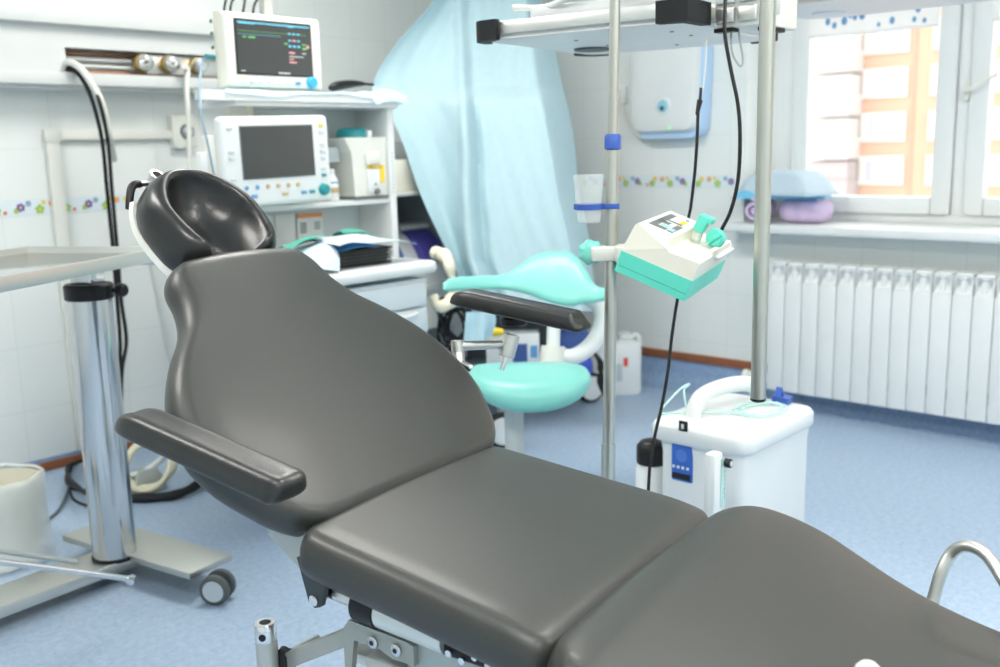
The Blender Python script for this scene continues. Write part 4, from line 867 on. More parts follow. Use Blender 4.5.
af = b.build('armrest', LEATHER2, t, 70); af['label'] = 'far armrest pad on a jointed steel bracket'
K = cp(.50, .565, .96)
K = dep(514, 331, 2.42)
b = MB(); b.prof(K+Z*.015, Z, [(0, .030), (.004, .034), (.018, .034), (.022, .028)], 20); b.cyl(K+Z*.03, K+Z*.055, .016); b.build('bracket_knob', BLACK, t)
b = MB(); a_ = dep(512, 334, 2.42); c_ = dep(506, 357, 2.42); b.cyl(a_, c_, .0205, bev=.003, seg=28); b.build('bracket_sleeve', NICKEL, t)
b = MB(); b.cyl(c_, dep(505, 360, 2.42), .010); b.cyl(dep(505, 360, 2.42), dep(502, 370, 2.42), .007, .006); b.build('bracket_bolt', CHROME, t)
b = MB(); b.tube([dep(507, 344, 2.42), dep(458, 346, 2.38)], .0115, 16, 1); b.build('bracket_arm', NICKEL, t)
b = MB(); b.cyl(dep(457, 340, 2.38), dep(458, 353, 2.38), .0155, bev=.002); b.cyl(dep(458, 352, 2.38), dep(464, 410, 2.34), .0145); b.build('bracket_post', NICKEL, t)
b = MB(); b.cyl(dep(462, 364, 2.36), dep(470, 368, 2.35), .009); b.cyl(dep(468, 367, 2.35), dep(472, 369, 2.35), .010, bev=.002); b.build('bracket_screw', CHROME, t)
# mechanism under the seat
CM = Matrix((cw, cl, Z)).transposed()
def cbox(b, u, v, z, du, dv, dz, bev=.003, rot=None): return b.box(cp(u, v, z), (du, dv, dz), CM @ rot if rot else CM, bev)
b = MB(); pts = [(.52, .765), (.60, .70), (.60, .60), (.47, .60), (.445, .635), (.46, .70)]
pts = [(.62, .74), (.63, .715), (.55, .664), (.51, .655), (.48, .67), (.48, .74)]
b.prism([cp(-.262, v, z) for v, z in pts], cw*.012); b.build('hinge_plate', GREYPAINT, t)
b = MB(); b.prism([cp(-.285, v, z) for v, z in ((.535, .70), (.455, .70), (.478, .635), (.484, .618), (.498, .613), (.512, .622))], cw*.012); b.build('actuator_bracket', mat('dark_slate_metal_near', (.04, .05, .055), .4), t); b = MB(); b.prism([cp(-.20, v, z) for v, z in ((.535, .70), (.455, .70), (.470, .645), (.48, .626), (.494, .622), (.508, .632))], cw*.012); b.build('actuator_bracket', mat('dark_slate_metal', (.05, .06, .065), .4), t)
b = MB(); b.cyl(cp(-.292, .496, .629), cp(-.18, .496, .629), .010, bev=.002); b.build('pivot_pin', CHROME, t)
P0 = cp(-.245, .496, .636); P1 = cp(-.245, .10, .610)
dA = (P1-P0).normalized()
b = MB(); b.cyl(P0-dA*.005, P0+dA*.035, .018); b.build('actuator_head', BLACK, t)
b = MB(); b.cyl(P0+dA*.02, P0+dA*.10, .0185, seg=32); b.build('actuator_rod', ALU, t)
b = MB(); b.prof(P0+dA*.072, dA, [(0, .032), (.003, .036), (.052, .036), (.055, .032)], 32); b.build('actuator_collar', BLACK, t)
b = MB(); b.cyl(P0+dA*.115, P0+dA*.27, .0335, seg=36); b.build('actuator_body', mat('pale_aluminium', (.72, .74, .70), .42, .5), t)
b = MB(); cbox(b, -.215, .135, .620, .10, .20, .060, .004); cbox(b, -.03, .06, .60, .30, .12, .06, .004); b.build('motor_housing', BLACK, t)
for k in range(6):
    q = MB(); o = cp(-.266, .215-.026*k, .600+.004*k-.010*(k % 2)); q.prof(o, -cw, [(0, .0065), (.006, .006), (.0065, .003)], 12); q.build('bolt', CHROME, t)
# seat frame
b = MB(); cbox(b, 0, .26, .625, .46, .44, .02); b.build('seat_frame', GREYPAINT, t)
# lifting column and base
b = MB(); cbox(b, .0, .17, .36, .26, .22, .50, .01); b.build('lifting_column', GREYPAINT, t)
b = MB(); pad(b, frame(cp(0, .17, .15), cw, cl, Z), [(-.35, .26), (.35, .26)], -.35, .35, .14, .03, .05); b.build('base_cover', mat('base_grey_cover', (.50, .54, .52), .4), t)
b = MB(); cbox(b, -.20, .37, .588, .10, .15, .008, .002); 
b.prism([cp(-.262, v, z) for v, z in ((.455, .575), (.44, .596), (.31, .590), (.295, .585), (.295, .550), (.345, .550), (.37, .560), (.43, .560), (.44, .50), (.455, .50))], cw*.012); b.build('support_plate', mat('olive_grey_steel', (.36, .37, .33), .4, .4), t)
for v in (.384, .332):
    q = MB(); o = cp(-.263, v, .570); q.prof(o, -cw, [(0, .011), (.003, .011), (.0045, .008)], 20); bt_ = q.build('cap_screw', STEEL, t); q = MB(); q.prof(o-cw*.0046, -cw, [(0, .005), (.0006, .005)], 6); q.build('screw_socket', BLACK, bt_)
b = MB(); cbox(b, -.19, .28, .475, .14, .26, .12, .008); b.build('control_housing', GREYPAINT, t)
b = MB(); cbox(b, -.10, .25, .56, .30, .14, .10, .003); b.build('cross_panel', mat('panel_sage', (.42, .47, .46), .4), t)
b = MB(); b.box(cp(-.235, .54, .505), (.028, .22, .030), CM @ Matrix.Rotation(math.radians(-30), 3, 'X'), .003); b.build('side_rail', mat('olive_rail', (.42, .42, .38), .4, .5), t)
b = MB(); cbox(b, -.20, .44, .50, .05, .10, .02, .003); b.build('white_slide', WARMPL, t)
# post with hole, clamp knob
PT = dep(265, 622, 1.86); PB = PT-Z*.5
b = MB(); b.cyl(PB, PT-Z*.035, .0205, seg=32); b.build('accessory_post', mat('satin_grey_metal', (.50, .51, .48), .42, .6), t)
b = MB(); b.prof(PT-Z*.037, Z, [(0, .0195), (.003, .0205), (.034, .0205), (.037, .0185), (.037, .011), (.0, .010)], 32, (1, 0)); b.build('post_socket', CHROME, t)
hd_ = (Vector((0, 0, 0))-PT); hd_.z = 0; hd_.normalize(); hd_ = (hd_+Rh*-.35).normalized()
b = MB(); b.prof(PT-Z*.022+hd_*.0195, hd_, [(0, .007), (.0018, .007)], 14); b.prof(PT-Z*.0005, Z, [(0, .010), (.0008, .010)], 16); b.build('post_hole', BLACK, t)
kc = dep(288, 655, 1.90); b = MB(); R_ = []
for x, s_ in ((0, .6), (.006, .95), (.022, 1), (.028, .6)): R_.append([kc+hd_*x+(Vector((hd_.y, -hd_.x, 0))*math.cos(a)+Z*math.sin(a))*.022*s_*(1+.12*math.cos(5*a)) for a in [2*math.pi*k/40 for k in range(40)]])
b.rings(R_); b.build('clamp_knob', BLACK, t)
b = MB(); b.cyl(kc, kc+cw*.08, .008); b.box(PT-Z*.25+cw*.08, (.22, .03, .03), CM, .003); b.build('post_clamp', GREYPAINT, t)
# handle loop and white knob on the leg section
hb = LF @ Vector((.335, .475, -.05)); hd0 = (hb-Vector((0, 0, CAM_H))).dot(Fv)+.03
b = MB(); P = [dep(x, y, hd0-d) for x, y, d in ((921, 640, .02), (927, 620, .01), (933, 600, 0), (941, 573, 0), (951, 554, 0), (966, 546, .02), (984, 553, .05), (999, 573, .08), (1020, 612, .13), (1036, 660, .16))]
b.tube(P, .0070*hd0/1.0*.9, 16, 8); b.build('side_handle', NICKEL, t)
wk = dep(868, 668, 1.26)
b = MB(); b.prof(wk-Z*.012, Z, [(0, .014), (.006, .016), (.012, .0155), (.018, .010), (.02, .004)], 24); b.build('white_knob', WARMPL, t)
b = MB(); b.box(LF @ Vector((0, .35, -.115)), (.40, .5, .02), CM @ Matrix.Rotation(math.radians(15), 3, 'X'), .004); b.build('leg_rest_frame', GREYPAINT, t)
b = MB(); b.tube([cp(-.12, -.02, .62), cp(-.12, .12, .60)], .015); b.tube([cp(.12, -.02, .62), cp(.12, .12, .60)], .015); b.build('leg_rest_hinge', GREYPAINT, t)
# ================================================================== instrument table
cb = Vector((1.448, 3.103, 0))
t = thing('instrument_table', 'stainless instrument table with thick column, tray top and wheeled base', 'instrument table', (1.44, 3.11, 0))
b = MB(); b.cyl(cb+Z*.085, cb+Z*.965, .070, seg=48); b.build('column', STEEL, t)
b = MB(); b.prof(cb+Z*.080, Z, [(0, .073), (.012, .074), (.014, .070)], 40); b.build('column_gasket', RUBBER, t)
b = MB(); b.prof(cb+Z*.958, Z, [(0, .072), (.004, .076), (.044, .076), (.05, .070)], 40); b.cyl(cb+Z*.985+Rh*.07, cb+Z*.985+Rh*.105-Fh*.0, .008); b.build('clamp_collar', BLACK, t)
b = MB(); b.prof(cb+Z*.985+Rh*.095+Vector((0, 0, 0)), (Rh-Fh*.6), [(0, .014), (.006, .022), (.022, .022), (.03, .016)], 20); b.build('clamp_knob', BLACK, t)
b = MB(); b.box(cb+Z*1.035, (.075, .075, .10), Matrix.Rotation(math.radians(28), 3, 'Z'), .004); b.build('inner_post', STEEL, t)
fc = at(150, 262, 'z', 1.09); bc = at(141, 238, 'z', 1.09); fl = at(0, 292, 'z', 1.09)
dx = (fc-fl); dx.z = 0; dx.normalize(); dy = Vector((-dx.y, dx.x, 0))
TM = frame((fc.x+dx.x*.11, fc.y+dx.y*.11, 1.10), -dx, dy, Z)
TL, TW = 1.15, .52
b = MB(); b.T = TM; b.bb((.0, 0, -.0), (TL, TW, .006), .002); b.build('tray_floor', mat('polished_steel', (.72, .74, .74), .12, 1), t)
for nm, a_, c_ in (('tray_rim', (0, -.004, -.012), (TL, .010, .026)), ('tray_rim', (0, TW-.01, -.032), (TL, TW+.004, .026)), ('tray_rim', (-.004, -.004, -.032), (.010, TW+.004, .026)), ('tray_rim', (TL-.01, -.004, -.032), (TL+.004, TW+.004, .026))):
    b = MB(); b.T = TM; b.bb(a_, c_, .003); b.build(nm, STEELH, t)
b = MB(); b.T = TM; b.bb((.1, .1, -.03), (TL-.1, TW-.1, -.004), .004); b.build('tray_support', STEELH, t)
BM = Matrix.Rotation(math.radians(5), 3, 'Z')
b = MB(); b.box(cb+BM @ Vector((-.62, .015, .065)), (1.42, .16, .038), BM, .004); b.build('base_beam', STEELH, t)
B2 = Matrix.Rotation(math.radians(10), 3, 'Z')
b = MB(); b.box(cb+Vector((.098, -.018, .085)), (.18, .66, .022), B2, .002); b.build('foot_plate', mat('matt_steel_plate', (.56, .57, .53), .45, .9), t)
b = MB(); b.box(cb+Vector((-1.25, -.05, .078)), (.20, .80, .016), B2, .002); b.build('foot_plate', mat('matt_steel_plate2', (.56, .57, .53), .45, .9), t)
def dualcaster(c, a_, K_=1.35):
    ax = Vector((math.cos(a_), math.sin(a_), 0)); q = MB()
    for s_ in (-1, 1): q.prof(c+Z*.036*K_+ax*s_*.012, ax*s_, [(0, .030*K_), (.004, .036*K_), (.020, .036*K_), (.026, .031*K_)], 30)
    k_ = q.build('caster', mat('grey_rubber', (.09, .10, .10), .6), t); q = MB()
    for s_ in (-1, 1): q.prof(c+Z*.036*K_+ax*s_*.0375, ax*s_, [(0, .026*K_), (.002, .025*K_)], 28)
    q.build('wheel_hub', GREYPL, k_); q = MB(); q.cyl(c+Z*.03-ax*.01, c+Z*.03+ax*.01, .02); q.cyl(c+Z*.03, c+Z*.075, .012); q.build('caster_stem', BLACK, k_)
dualcaster(at(219, 601, 'z', 0), math.radians(214))
for p_ in (cb+Vector((.11, .31, 0)), cb+Vector((-1.22, .30, 0)), cb+Vector((-1.20, -.38, 0))): dualcaster(Vector((p_.x, p_.y, 0)), math.radians(214))
r0 = dep(131, 579, 2.95); r1 = dep(-20, 559, 2.55)
b = MB(); b.cyl(r0, r1, .0085); b.build('foot_lever', CHROME, t)
b = MB(); b.prof(r0-Fh*.008-Z*.0, -Fh, [(-.02, .012), (.004, .016), (.010, .010)], 6); b.build('lever_nut', CHROME, t)
r2 = dep(76, 562, 3.15); b = MB(); b.cyl(r2, dep(-20, 548, 2.9), .008); b.build('foot_lever', GREYPAINT, t)
# milky bin with cream lining
bc_ = Vector((1.36, 3.55, 0)); bc_ = dep(2, 505, 3.5)
t = thing('waste_bin', 'milky plastic waste bin with cream lining at the far left edge', 'bin', (bc_.x, bc_.y, 0))
b = MB(); b.prof((bc_.x, bc_.y, 0.0), Z, [(0, .105), (.005, .11), (.30, .135), (.303, .128), (.01, .10)], 40, (1, 1)); b.build('bin_body', CREAM, t)
b = MB(); R_ = []
for z, r_ in ((.02, .16), (.10, .150), (.22, .140), (.312, .142), (.318, .136), (.31, .128)): R_.append([(bc_.x+math.cos(a)*r_*(1+.05*math.sin(5*a+z*9)), bc_.y+math.sin(a)*r_*(1+.05*math.sin(5*a+z*9)), z+.003*math.sin(7*a)) for a in [2*math.pi*k/48 for k in range(48)]])
b.rings(R_, (0, 0)); b.build('bin_liner', BAGM, t, 70)
# hoses on the floor
hc = dep(148, 466, 4.2)
b = MB()
for k in range(4):
    c = hc+Vector((0, 0, .002*k))-Fh*.12; r_ = .100+.006*k
    b.tube([c+Rh*math.cos(a)*r_*.92+Fh*(.12+math.sin(a)*.075+.012*k)+Z*math.sin(a)*.085 for a in [2*math.pi*q/20+.6 for q in range(20)]], .011, 10, 4)
b.build('coiled_hose', mat('cream_hose', (.74, .70, .52), .5), None, label='coil of cream hose leaning on the floor behind the steel column', category='hose')
b = MB(); b.tube([at(98, 490, 'z', .02), at(115, 498, 'z', .02), at(140, 498, 'z', .02), at(170, 496, 'z', .02), at(192, 488, 'z', .03), at(202, 478, 'z', .04), at(203, 466, 'z', .05)], .019, 14, 8, rf=lambda s: .019+.0015*math.sin(s*340)); b.build('corrugated_hose', RUBBER, None, label='thick black corrugated hose curving on the blue floor', category='hose')
b = MB(); b.tube([at(118, 474, 'z', .06), at(132, 475, 'z', .08), at(150, 468, 'z', .10), at(165, 455, 'z', .13), at(172, 440, 'z', .17)], .012, 12, 8); b.build('white_hose', WHITE, None, label='short white hose crossing the cream coil', category='hose')
b = MB(); lumpc = at(146, 484, 'z', .03); b.T = Matrix.Translation(lumpc); b.rings([[(-.07*s_, -.05*s_, z), (.07*s_, -.05*s_, z), (.05*s_, .06*s_, z), (-.05*s_, .06*s_, z)] for z, s_ in ((-.028, 1), (.02, .95), (.07, .55), (.075, .3))]); b.build('floor_pedal', GREYPAINT, None, label='grey wedge shaped pedal inside the cream coil', category='pedal')
b = MB()
for k in range(5):
    P = [(82+2*k, 458), (72-k, 466), (66+k, 478), (72+2*k, 488), (88, 490+k), (100, 484)]
    b.tube([at(x, y, 'z', .015+.02*k) for x, y in P], .007, 8, 6)
b.build('cable_bundle', RUBBER, None, label='dark tangle of cables at the foot of the trunking, left of the steel column', category='cable bundle')
b = MB(); b.tube([at(69, 480, 'z', .04), at(68, 490, 'z', .02), at(60, 508, 'z', .01), at(50, 518, 'z', .008), at(40, 527, 'z', .008)], .006); b.build('thin_cable', mat('grey_cable', (.12, .15, .16), .5), None, label='thin grey cable trailing over the floor toward the bin', category='cable')
b = MB(); b.tube([at(68, 485, 'z', .01), at(72, 497, 'z', .008), at(80, 503, 'z', .008), at(96, 508, 'z', .008)], .005); b.build('thin_cable', RUBBER, None, label='thin black cable running behind the steel column', category='cable')
# ================================================================== stand with pump
q0_ = dep(608.3, 455, 2.41); q1_ = dep(615, 0, 2.41)
q1_ = dep(615, 0, 2.41-.182*(q1_.z-q0_.z)*.93); qd_ = (q1_-q0_)/(q1_.z-q0_.z)
def IP(z): return q0_+qd_*(z-q0_.z)
ipx = Vector((IP(0).x, IP(0).y, 0)); ip = IP(1.1)
def onpole(y):
    "height on the stand pole seen at image row y"
    lo, hi = -.5, 2.9
    for _ in range(40):
        z = (lo+hi)/2; d = IP(z)-Vector((0, 0, CAM_H)); yy = 333.5-FPX*d.dot(Uv)/d.dot(Fv)
        if yy > y: lo = z
        else: hi = z
    return z
t = thing('infusion_stand', 'slim steel infusion stand with a blue height collar', 'stand', ipx)
zj = onpole(142); z2 = onpole(443)
b = MB(); b.cyl(IP(.42), IP(zj), .0145, seg=28); b.build('pole', POLE, t)
b = MB(); b.cyl(IP(zj-.01), IP(2.2), .0120, seg=28); b.build('upper_pole', POLE, t)
b = MB(); b.cyl(IP(.08), IP(z2), .0168, seg=28); b.build('lower_pole', POLE, t)
b = MB(); b.prof(IP(onpole(150)), qd_, [(0, .016), (.003, .0195), (.030, .0195), (.036, .016)], 8); b.build('height_collar', BLUEPL, t)
for k in range(4):
    a_ = math.pi/2*k; q = MB(); d = Vector((math.cos(a_), math.sin(a_), 0)); q.tube([IP(2.19), IP(2.2)+d*.05, IP(2.23)+d*.08], .004); q.build('hook', CHROME, t)
b = MB(); b.prof(ipx+Z*.07, Z, [(0, .03), (.03, .03), (.05, .018)], 24); b.build('hub', BLACK, t)
for k in range(5):
    a_ = 2*math.pi*k/5+.35; d = Vector((math.cos(a_), math.sin(a_), 0)); q = MB(); q.tube([ipx+Z*.09, ipx+Z*.085+d*.12, ipx+Z*.07+d*.24], .013); lg = q.build('leg', POLE, t); q = MB(); o = ipx+Z*.026+d*.24; q.cyl(o-d.cross(Z)*.012, o+d.cross(Z)*.012, .026, bev=.004); q.cyl(o, o+Z*.045, .007); q.build('caster', RUBBER, lg)
# cup holder
t = thing('cup_holder', 'blue plastic strap clip around the stand pole holding a clear cup', 'cup holder', ipx+Z*onpole(207))
zc_ = onpole(206); ipx = IP(zc_).copy(); ipx.z = 0; cc = ipx-Rh*.054; 
def band(b, c, r, z, h, th=.0025):
    n = 36; b.rings([[c+Z*(z+dz)+(Rh*math.cos(2*math.pi*k/n)+Fh*math.sin(2*math.pi*k/n))*rr for k in range(n)] for dz, rr in ((-h/2, r), (h/2, r), (h/2, r+th), (-h/2, r+th), (-h/2, r))], (0, 0))
b = MB(); band(b, cc, .0325, zc_, .013); b.build('cup_band', BLUEPL, t)
b = MB(); band(b, ipx, .0152, zc_, .011); b.bb((0, 0, 0), (0, 0, 0)); b.box(ipx-Rh*.0205+Z*zc_-Fh*.012, (.018, .008, .011), Matrix((Rh, Fh, Z)).transposed(), .002); b.box(ipx-Rh*.002+Z*zc_-Fh*.019, (.034, .004, .012), Matrix((Rh, Fh, Z)).transposed(), .001); b.build('pole_clip', BLUEPL, t)
b = MB(); zt_ = onpole(174); zb_ = onpole(222); R0_ = .0365; R1_ = .0275
b.prof(cc+Z*zb_, Z, [(0, R1_), (zt_-zb_-.003, R0_-.0008), (zt_-zb_, R0_+.001), (zt_-zb_+.0005, R0_-.0015), (.002, R1_-.0015)], 36, (1, 1)); b.build('clear_cup', CUPM, None, label='clear ribbed plastic cup standing in the blue strap on the pole', category='cup')
# pump
e1 = (Rv*71+Uv*-31-Fv*16.7).normalized(); e2 = (Rv*33+Uv*20-Fv*-103); e2 = (e2-e1*e2.dot(e1)).normalized(); e3 = e1.cross(e2).normalized()
PB_ = dep(684, 301.5, 2.20)
LX, LY, LZ = .175, .30, .050
e1 = Vector((.270, -.890, -.368)).normalized(); e2 = Vector((.961, .271, .050)); e2 = (e2-e1*e2.dot(e1)).normalized(); e3 = e1.cross(e2).normalized()
PM = frame(PB_-e1*LX, e1, e2, e3)      # x along the long front, y away from the viewer, z up
t = thing('infusion_pump', 'mint and cream tilted pump with keypad clamped to the stand pole', 'infusion pump', PB_-e1*LX*.5)
b = MB(); b.T = PM
def taper(b, zs): b.rings([[(x0, y0, z), (x1, y0, z), (x1, y1, z), (x0, y1, z)] for z, x0, x1, y0, y1 in zs])
b.rings([[(a, c, z) for a, c in ((.004, 0), (LX-.004, 0), (LX, .004), (LX, LY-.004), (LX-.004, LY), (.004, LY), (0, LY-.004), (0, .004))] if k < 9 else None for k, z in enumerate((0, .016))]); b.build('base_lower', MINTPL, t, 25)
b = MB(); b.T = PM; b.rings([[(a, c, z) for a, c in ((.003, -.001), (LX-.003, -.001), (LX+.001, .003), (LX+.001, LY-.003), (LX-.003, LY+.001), (.003, LY+.001), (-.001, LY-.003), (-.001, .003))] for z in (.017, LZ)]); b.build('base', MINTPL, t, 25)
# cream top: plateau on the left, step down on the right
b = MB(); b.T = PM
H1, H2 = .119, .093
prf_ = [(0, LZ), (LX, LZ), (LX, LZ+.04), (LX-.004, H2), (.104, H2-.004), (.096, H2+.002), (.093, H1-.004), (.088, H1), (.012, H1), (.007, H1-.004)]
n_p = len(prf_); ya, yb_2 = 0, LY
fr_ = [(x, .0+(.010 if z > LZ+.045 else 0), z) for x, z in prf_]; bk2 = [(x, LY-(.012 if z > LZ+.045 else 0)-(.03 if z > H2+.01 else 0), z) for x, z in prf_]
b.add(fr_+bk2, [tuple(range(n_p))[::-1], tuple(range(n_p, 2*n_p))]+[(i, (i+1) % n_p, n_p+(i+1) % n_p, n_p+i) for i in range(n_p)]); b.build('upper_housing', CREAM, t, 25)
b = MB(); b.T = PM @ Matrix.Translation((.052, .135, 0)) @ Matrix.Diagonal((1.28, 1.32, 1, 1)) @ Matrix.Translation((-.061, -.122, 0)); b.bb((.034, .040, H1), (.088, .200, H1+.0012)); kp = b.build('keypad', mat('keypad_cream', (.72, .74, .70), .4), t)
b = MB(); b.T = PM @ Matrix.Translation((.052, .135, 0)) @ Matrix.Diagonal((1.28, 1.32, 1, 1)) @ Matrix.Translation((-.061, -.122, 0)); b.bb((.040, .070, H1+.001), (.052, .185, H1+.0022)); b.bb((.040, .055, H1+.001), (.072, .072, H1+.0022)); b.bb((.040, .100, H1+.001), (.064, .118, H1+.0022)); b.bb((.052, .130, H1+.001), (.080, .136, H1+.0022)); b.bb((.075, .055, H1+.001), (.086, .120, H1+.0022)); b.build('dark_print', DGREY, kp)
b = MB(); b.T = PM @ Matrix.Translation((.052, .135, 0)) @ Matrix.Diagonal((1.28, 1.32, 1, 1)) @ Matrix.Translation((-.061, -.122, 0)); b.bb((.056, .078, H1+.001), (.070, .096, H1+.0026)); b.bb((.074, .060, H1+.0023), (.085, .080, H1+.003)); b.build('display', LCD, kp)
b = MB(); b.T = PM @ Matrix.Translation((.052, .135, 0)) @ Matrix.Diagonal((1.28, 1.32, 1, 1)) @ Matrix.Translation((-.061, -.122, 0)); b.bb((.072, .140, H1+.001), (.080, .152, H1+.0026)); b.bb((.072, .157, H1+.001), (.080, .169, H1+.0026)); b.build('yellow_key', YELLOW, kp)
b = MB(); b.T = PM @ Matrix.Translation((.052, .135, 0)) @ Matrix.Diagonal((1.28, 1.32, 1, 1)) @ Matrix.Translation((-.061, -.122, 0)); b.bb((.072, .18, H1+.001), (.078, .188, H1+.0026)); b.build('blue_key', FBLUE, kp)
b = MB(); b.T = PM; b.bb((.106, .030, H2-.006), (LX-.010, .22, H2+.004), .003); b.build('clear_lid', LIDM, t)
b = MB(); b.T = PM; b.bb((LX-.012, .12, H2-.004), (LX, .28, H2+.010), .003); b.build('side_rail', CREAM, t)
b = MB(); b.T = PM; b.bb((LX, .15, H2-.016), (LX+.010, .30, H2-.008), .002); b.build('white_latch', WHITE, t)
b = MB(); b.T = PM; b.cyl((.112, .184, H2), (.112, .184, H2+.026), .011); b.build('syringe_tip', WARMPL, t)
b = MB(); b.T = PM; b.box((.112, .184, H2+.042), (.026, .034, .038), Matrix.Rotation(.1, 3, 'Y'), .005); b.bb((.100, .168, H2+.050), (.136, .200, H2+.064), .004); b.build('mint_clamp', MINTPL, t)
b = MB(); b.T = PM; b.prof((.155, .178, H2+.025), (-.3, -1, .15), [(-.012, .012), (-.008, .022), (.008, .022), (.012, .018)], 24); b.box((.155, .163, H2+.026), (.008, .008, .040), Matrix.Rotation(.6, 3, 'Y'), .002); b.build('mint_knob', MINTPL, t)
for x, y in ((.018, .02), (LX-.03, .02), (.018, LY-.03), (LX-.03, LY-.03)):
    b = MB(); b.T = PM; b.prof((x, y, -.004), (0, 0, 1), [(0, .006), (.005, .007)], 12); b.build('rubber_foot', RUBBER, t)
# clamp
kz = onpole(253); kp_ = IP(kz)
b = MB(); b.box(kp_-Rh*.012, (.075, .05, .034), Matrix((Rh, Fh, Z)).transposed(), .006); b.box(kp_+Rh*.025-Fh*.02, (.04, .08, .04), Matrix((Rh, Fh, Z)).transposed(), .008); b.build('pole_clamp', WARMPL, t)
kc = dep(591, 252, 2.33); R_ = []
b = MB()
for x, s_ in ((-.014, .5), (-.012, .85), (-.004, 1), (.008, 1), (.014, .8), (.018, .4)): R_.append([kc+(-Rh*.35-Fh).normalized()*x+((Rh-Fh*.35).normalized()*math.cos(a)+Z*math.sin(a))*.0285*s_*(1+.07*math.cos(7*a)) for a in [2*math.pi*k/56 for k in range(56)]])
b.rings(R_); b.cyl(kc, kc+Rh*.03, .010); b.build('clamp_knob', mat('soft_mint_plastic', (.22, .72, .60), .35), t, 50)
# ================================================================== ceiling pendant
A_ = at(480, 33, 'z', 1.70); B_ = at(690, 15, 'z', 1.70); D_ = at(785, 31, 'z', 1.70); C_ = at(640, 50, 'z', 1.70)
x0, x1 = (A_.x+B_.x)/2-.05, (C_.x+D_.x)/2; y0, y1 = (B_.y+D_.y)/2, (A_.y+C_.y)/2
def SB():
    b = MB(); b.T = Matrix.Translation((2.351, 1.617, -.016)) @ Matrix.Rotation(math.radians(8), 4, 'Z'); return b
x0, x1, y0, y1 = -.315, .31, -.29, .315
t = thing('ceiling_pendant', 'grey medical ceiling pendant with aluminium shelves and black bumpers', 'ceiling pendant', (2.38, 1.59, 1.7))
PR = Matrix.Rotation(math.radians(8), 3, 'Z')
PO = Vector((2.32, 1.56, 1.70))
def pl(x, y, z): return PO+Vector((x, y, z))
PT_ = Matrix.Translation(PO) @ Matrix.Rotation(math.radians(0), 4, 'Z') @ Matrix.Translation(-PO)
U_ = mat('shelf_underside', (.84, .82, .78), .4)
b = SB(); b.bb((x0+.012, y0+.012, 1.70), (x1-.012, y1-.012, 1.735), .004); b.build('shelf', U_, t)
b = SB(); b.bb((x0, y0+.06, 1.712), (x0+.014, y1-.04, 1.745), .002); b.build('shelf_rail', ALU, t)
b = SB(); b.bb((x0+.06, y0, 1.712), (x1-.06, y0+.014, 1.745), .002); b.build('shelf_rail', ALU, t)
b = SB(); b.bb((x0+.06, y1-.014, 1.712), (x1-.06, y1, 1.745), .002); b.build('shelf_rail', ALU, t)
b = SB(); b.bb((x1-.014, y0+.06, 1.712), (x1, y1-.06, 1.745), .002); b.build('shelf_rail', ALU, t)
for x, y in ((x0, y1), (x0, y0), (x1, y0), (x1, y1)):
    sx = 1 if x == x0 else -1; sy = 1 if y == y0 else -1; q = SB(); P = []
    for k in range(9): a_ = math.pi/2*k/8; P.append((x+sx*(.045-.06*math.cos(a_)), y+sy*(.045-.06*math.sin(a_))))
    if (x, y) == (x0, y0): P = [(x-.012, y+.075), (x-.012, y+.02), (x-.006, y-.004), (x+.02, y-.014), (x+.11, y-.014), (x+.11, y+.012), (x+.025, y+.02), (x+.012, y+.075)]
    else: P += [(x+sx*.075, y-sy*.015), (x+sx*.075, y+sy*.005), (x+sx*.03, y+sy*.03), (x+sx*.005, y+sy*.075), (x-sx*.015, y+sy*.075)]
    q.prism([(a, c, 1.698) for a, c in P], (0, 0, .052)); q.build('corner_bumper', RUBBER, t, 40)
for px, py in ((605, 50),):
    q = SB(); q.prof((.10, .19, 1.70), (0, 0, -1), [(0, .055), (.006, .052)], 30); q.build('underside_disc', mat('dark_disc', (.06, .07, .07), .4), t)
for k, (x, y) in enumerate(((.18, .12), (.30, .12), (.18, .40), (.36, .40), (.5, .25))):
    q = SB(); q.prof((x0+x, y0+y, 1.70), (0, 0, -1), [(0, .006), (.002, .005)], 10); q.build('screw', DGREY, t)
# service head on the shelf's right side
sh0 = Vector((2.36, 1.16, 1.70))
SH = dep(742, 18, 2.45)
b = MB(); b.bb((2.205, 1.165, 1.672), (2.40, 1.290, 2.6), .01); b.build('service_column', WARMPL, t)
for k in range(6):
    z = 1.684+.045*k; q = MB(); q.bb((2.196, 1.172, z), (2.209, 1.222, z+.036), .004); q.bb((2.196, 1.230, z), (2.209, 1.28, z+.036), .004); q.build('service_module', PLASTIC if k % 2 else ALU, t)
for k in range(4):
    z = 1.70+.06*k; q = MB(); q.bb((2.24+.05*(k % 2), 1.153, z), (2.28+.05*(k % 2), 1.167, z+.035), .003); q.build('module_insert', GREYPAINT, t)
q = MB(); q.bb((2.20, 1.235, 1.664), (2.23, 1.285, 1.673)); q.bb((2.24, 1.17, 1.664), (2.34, 1.19, 1.673)); q.build('bottom_trim', BLACK, t)
q = MB(); q.cyl((2.30, 1.228, 2.55), (2.30, 1.228, 2.9), .06); q.build('ceiling_tube', WHITE, t)
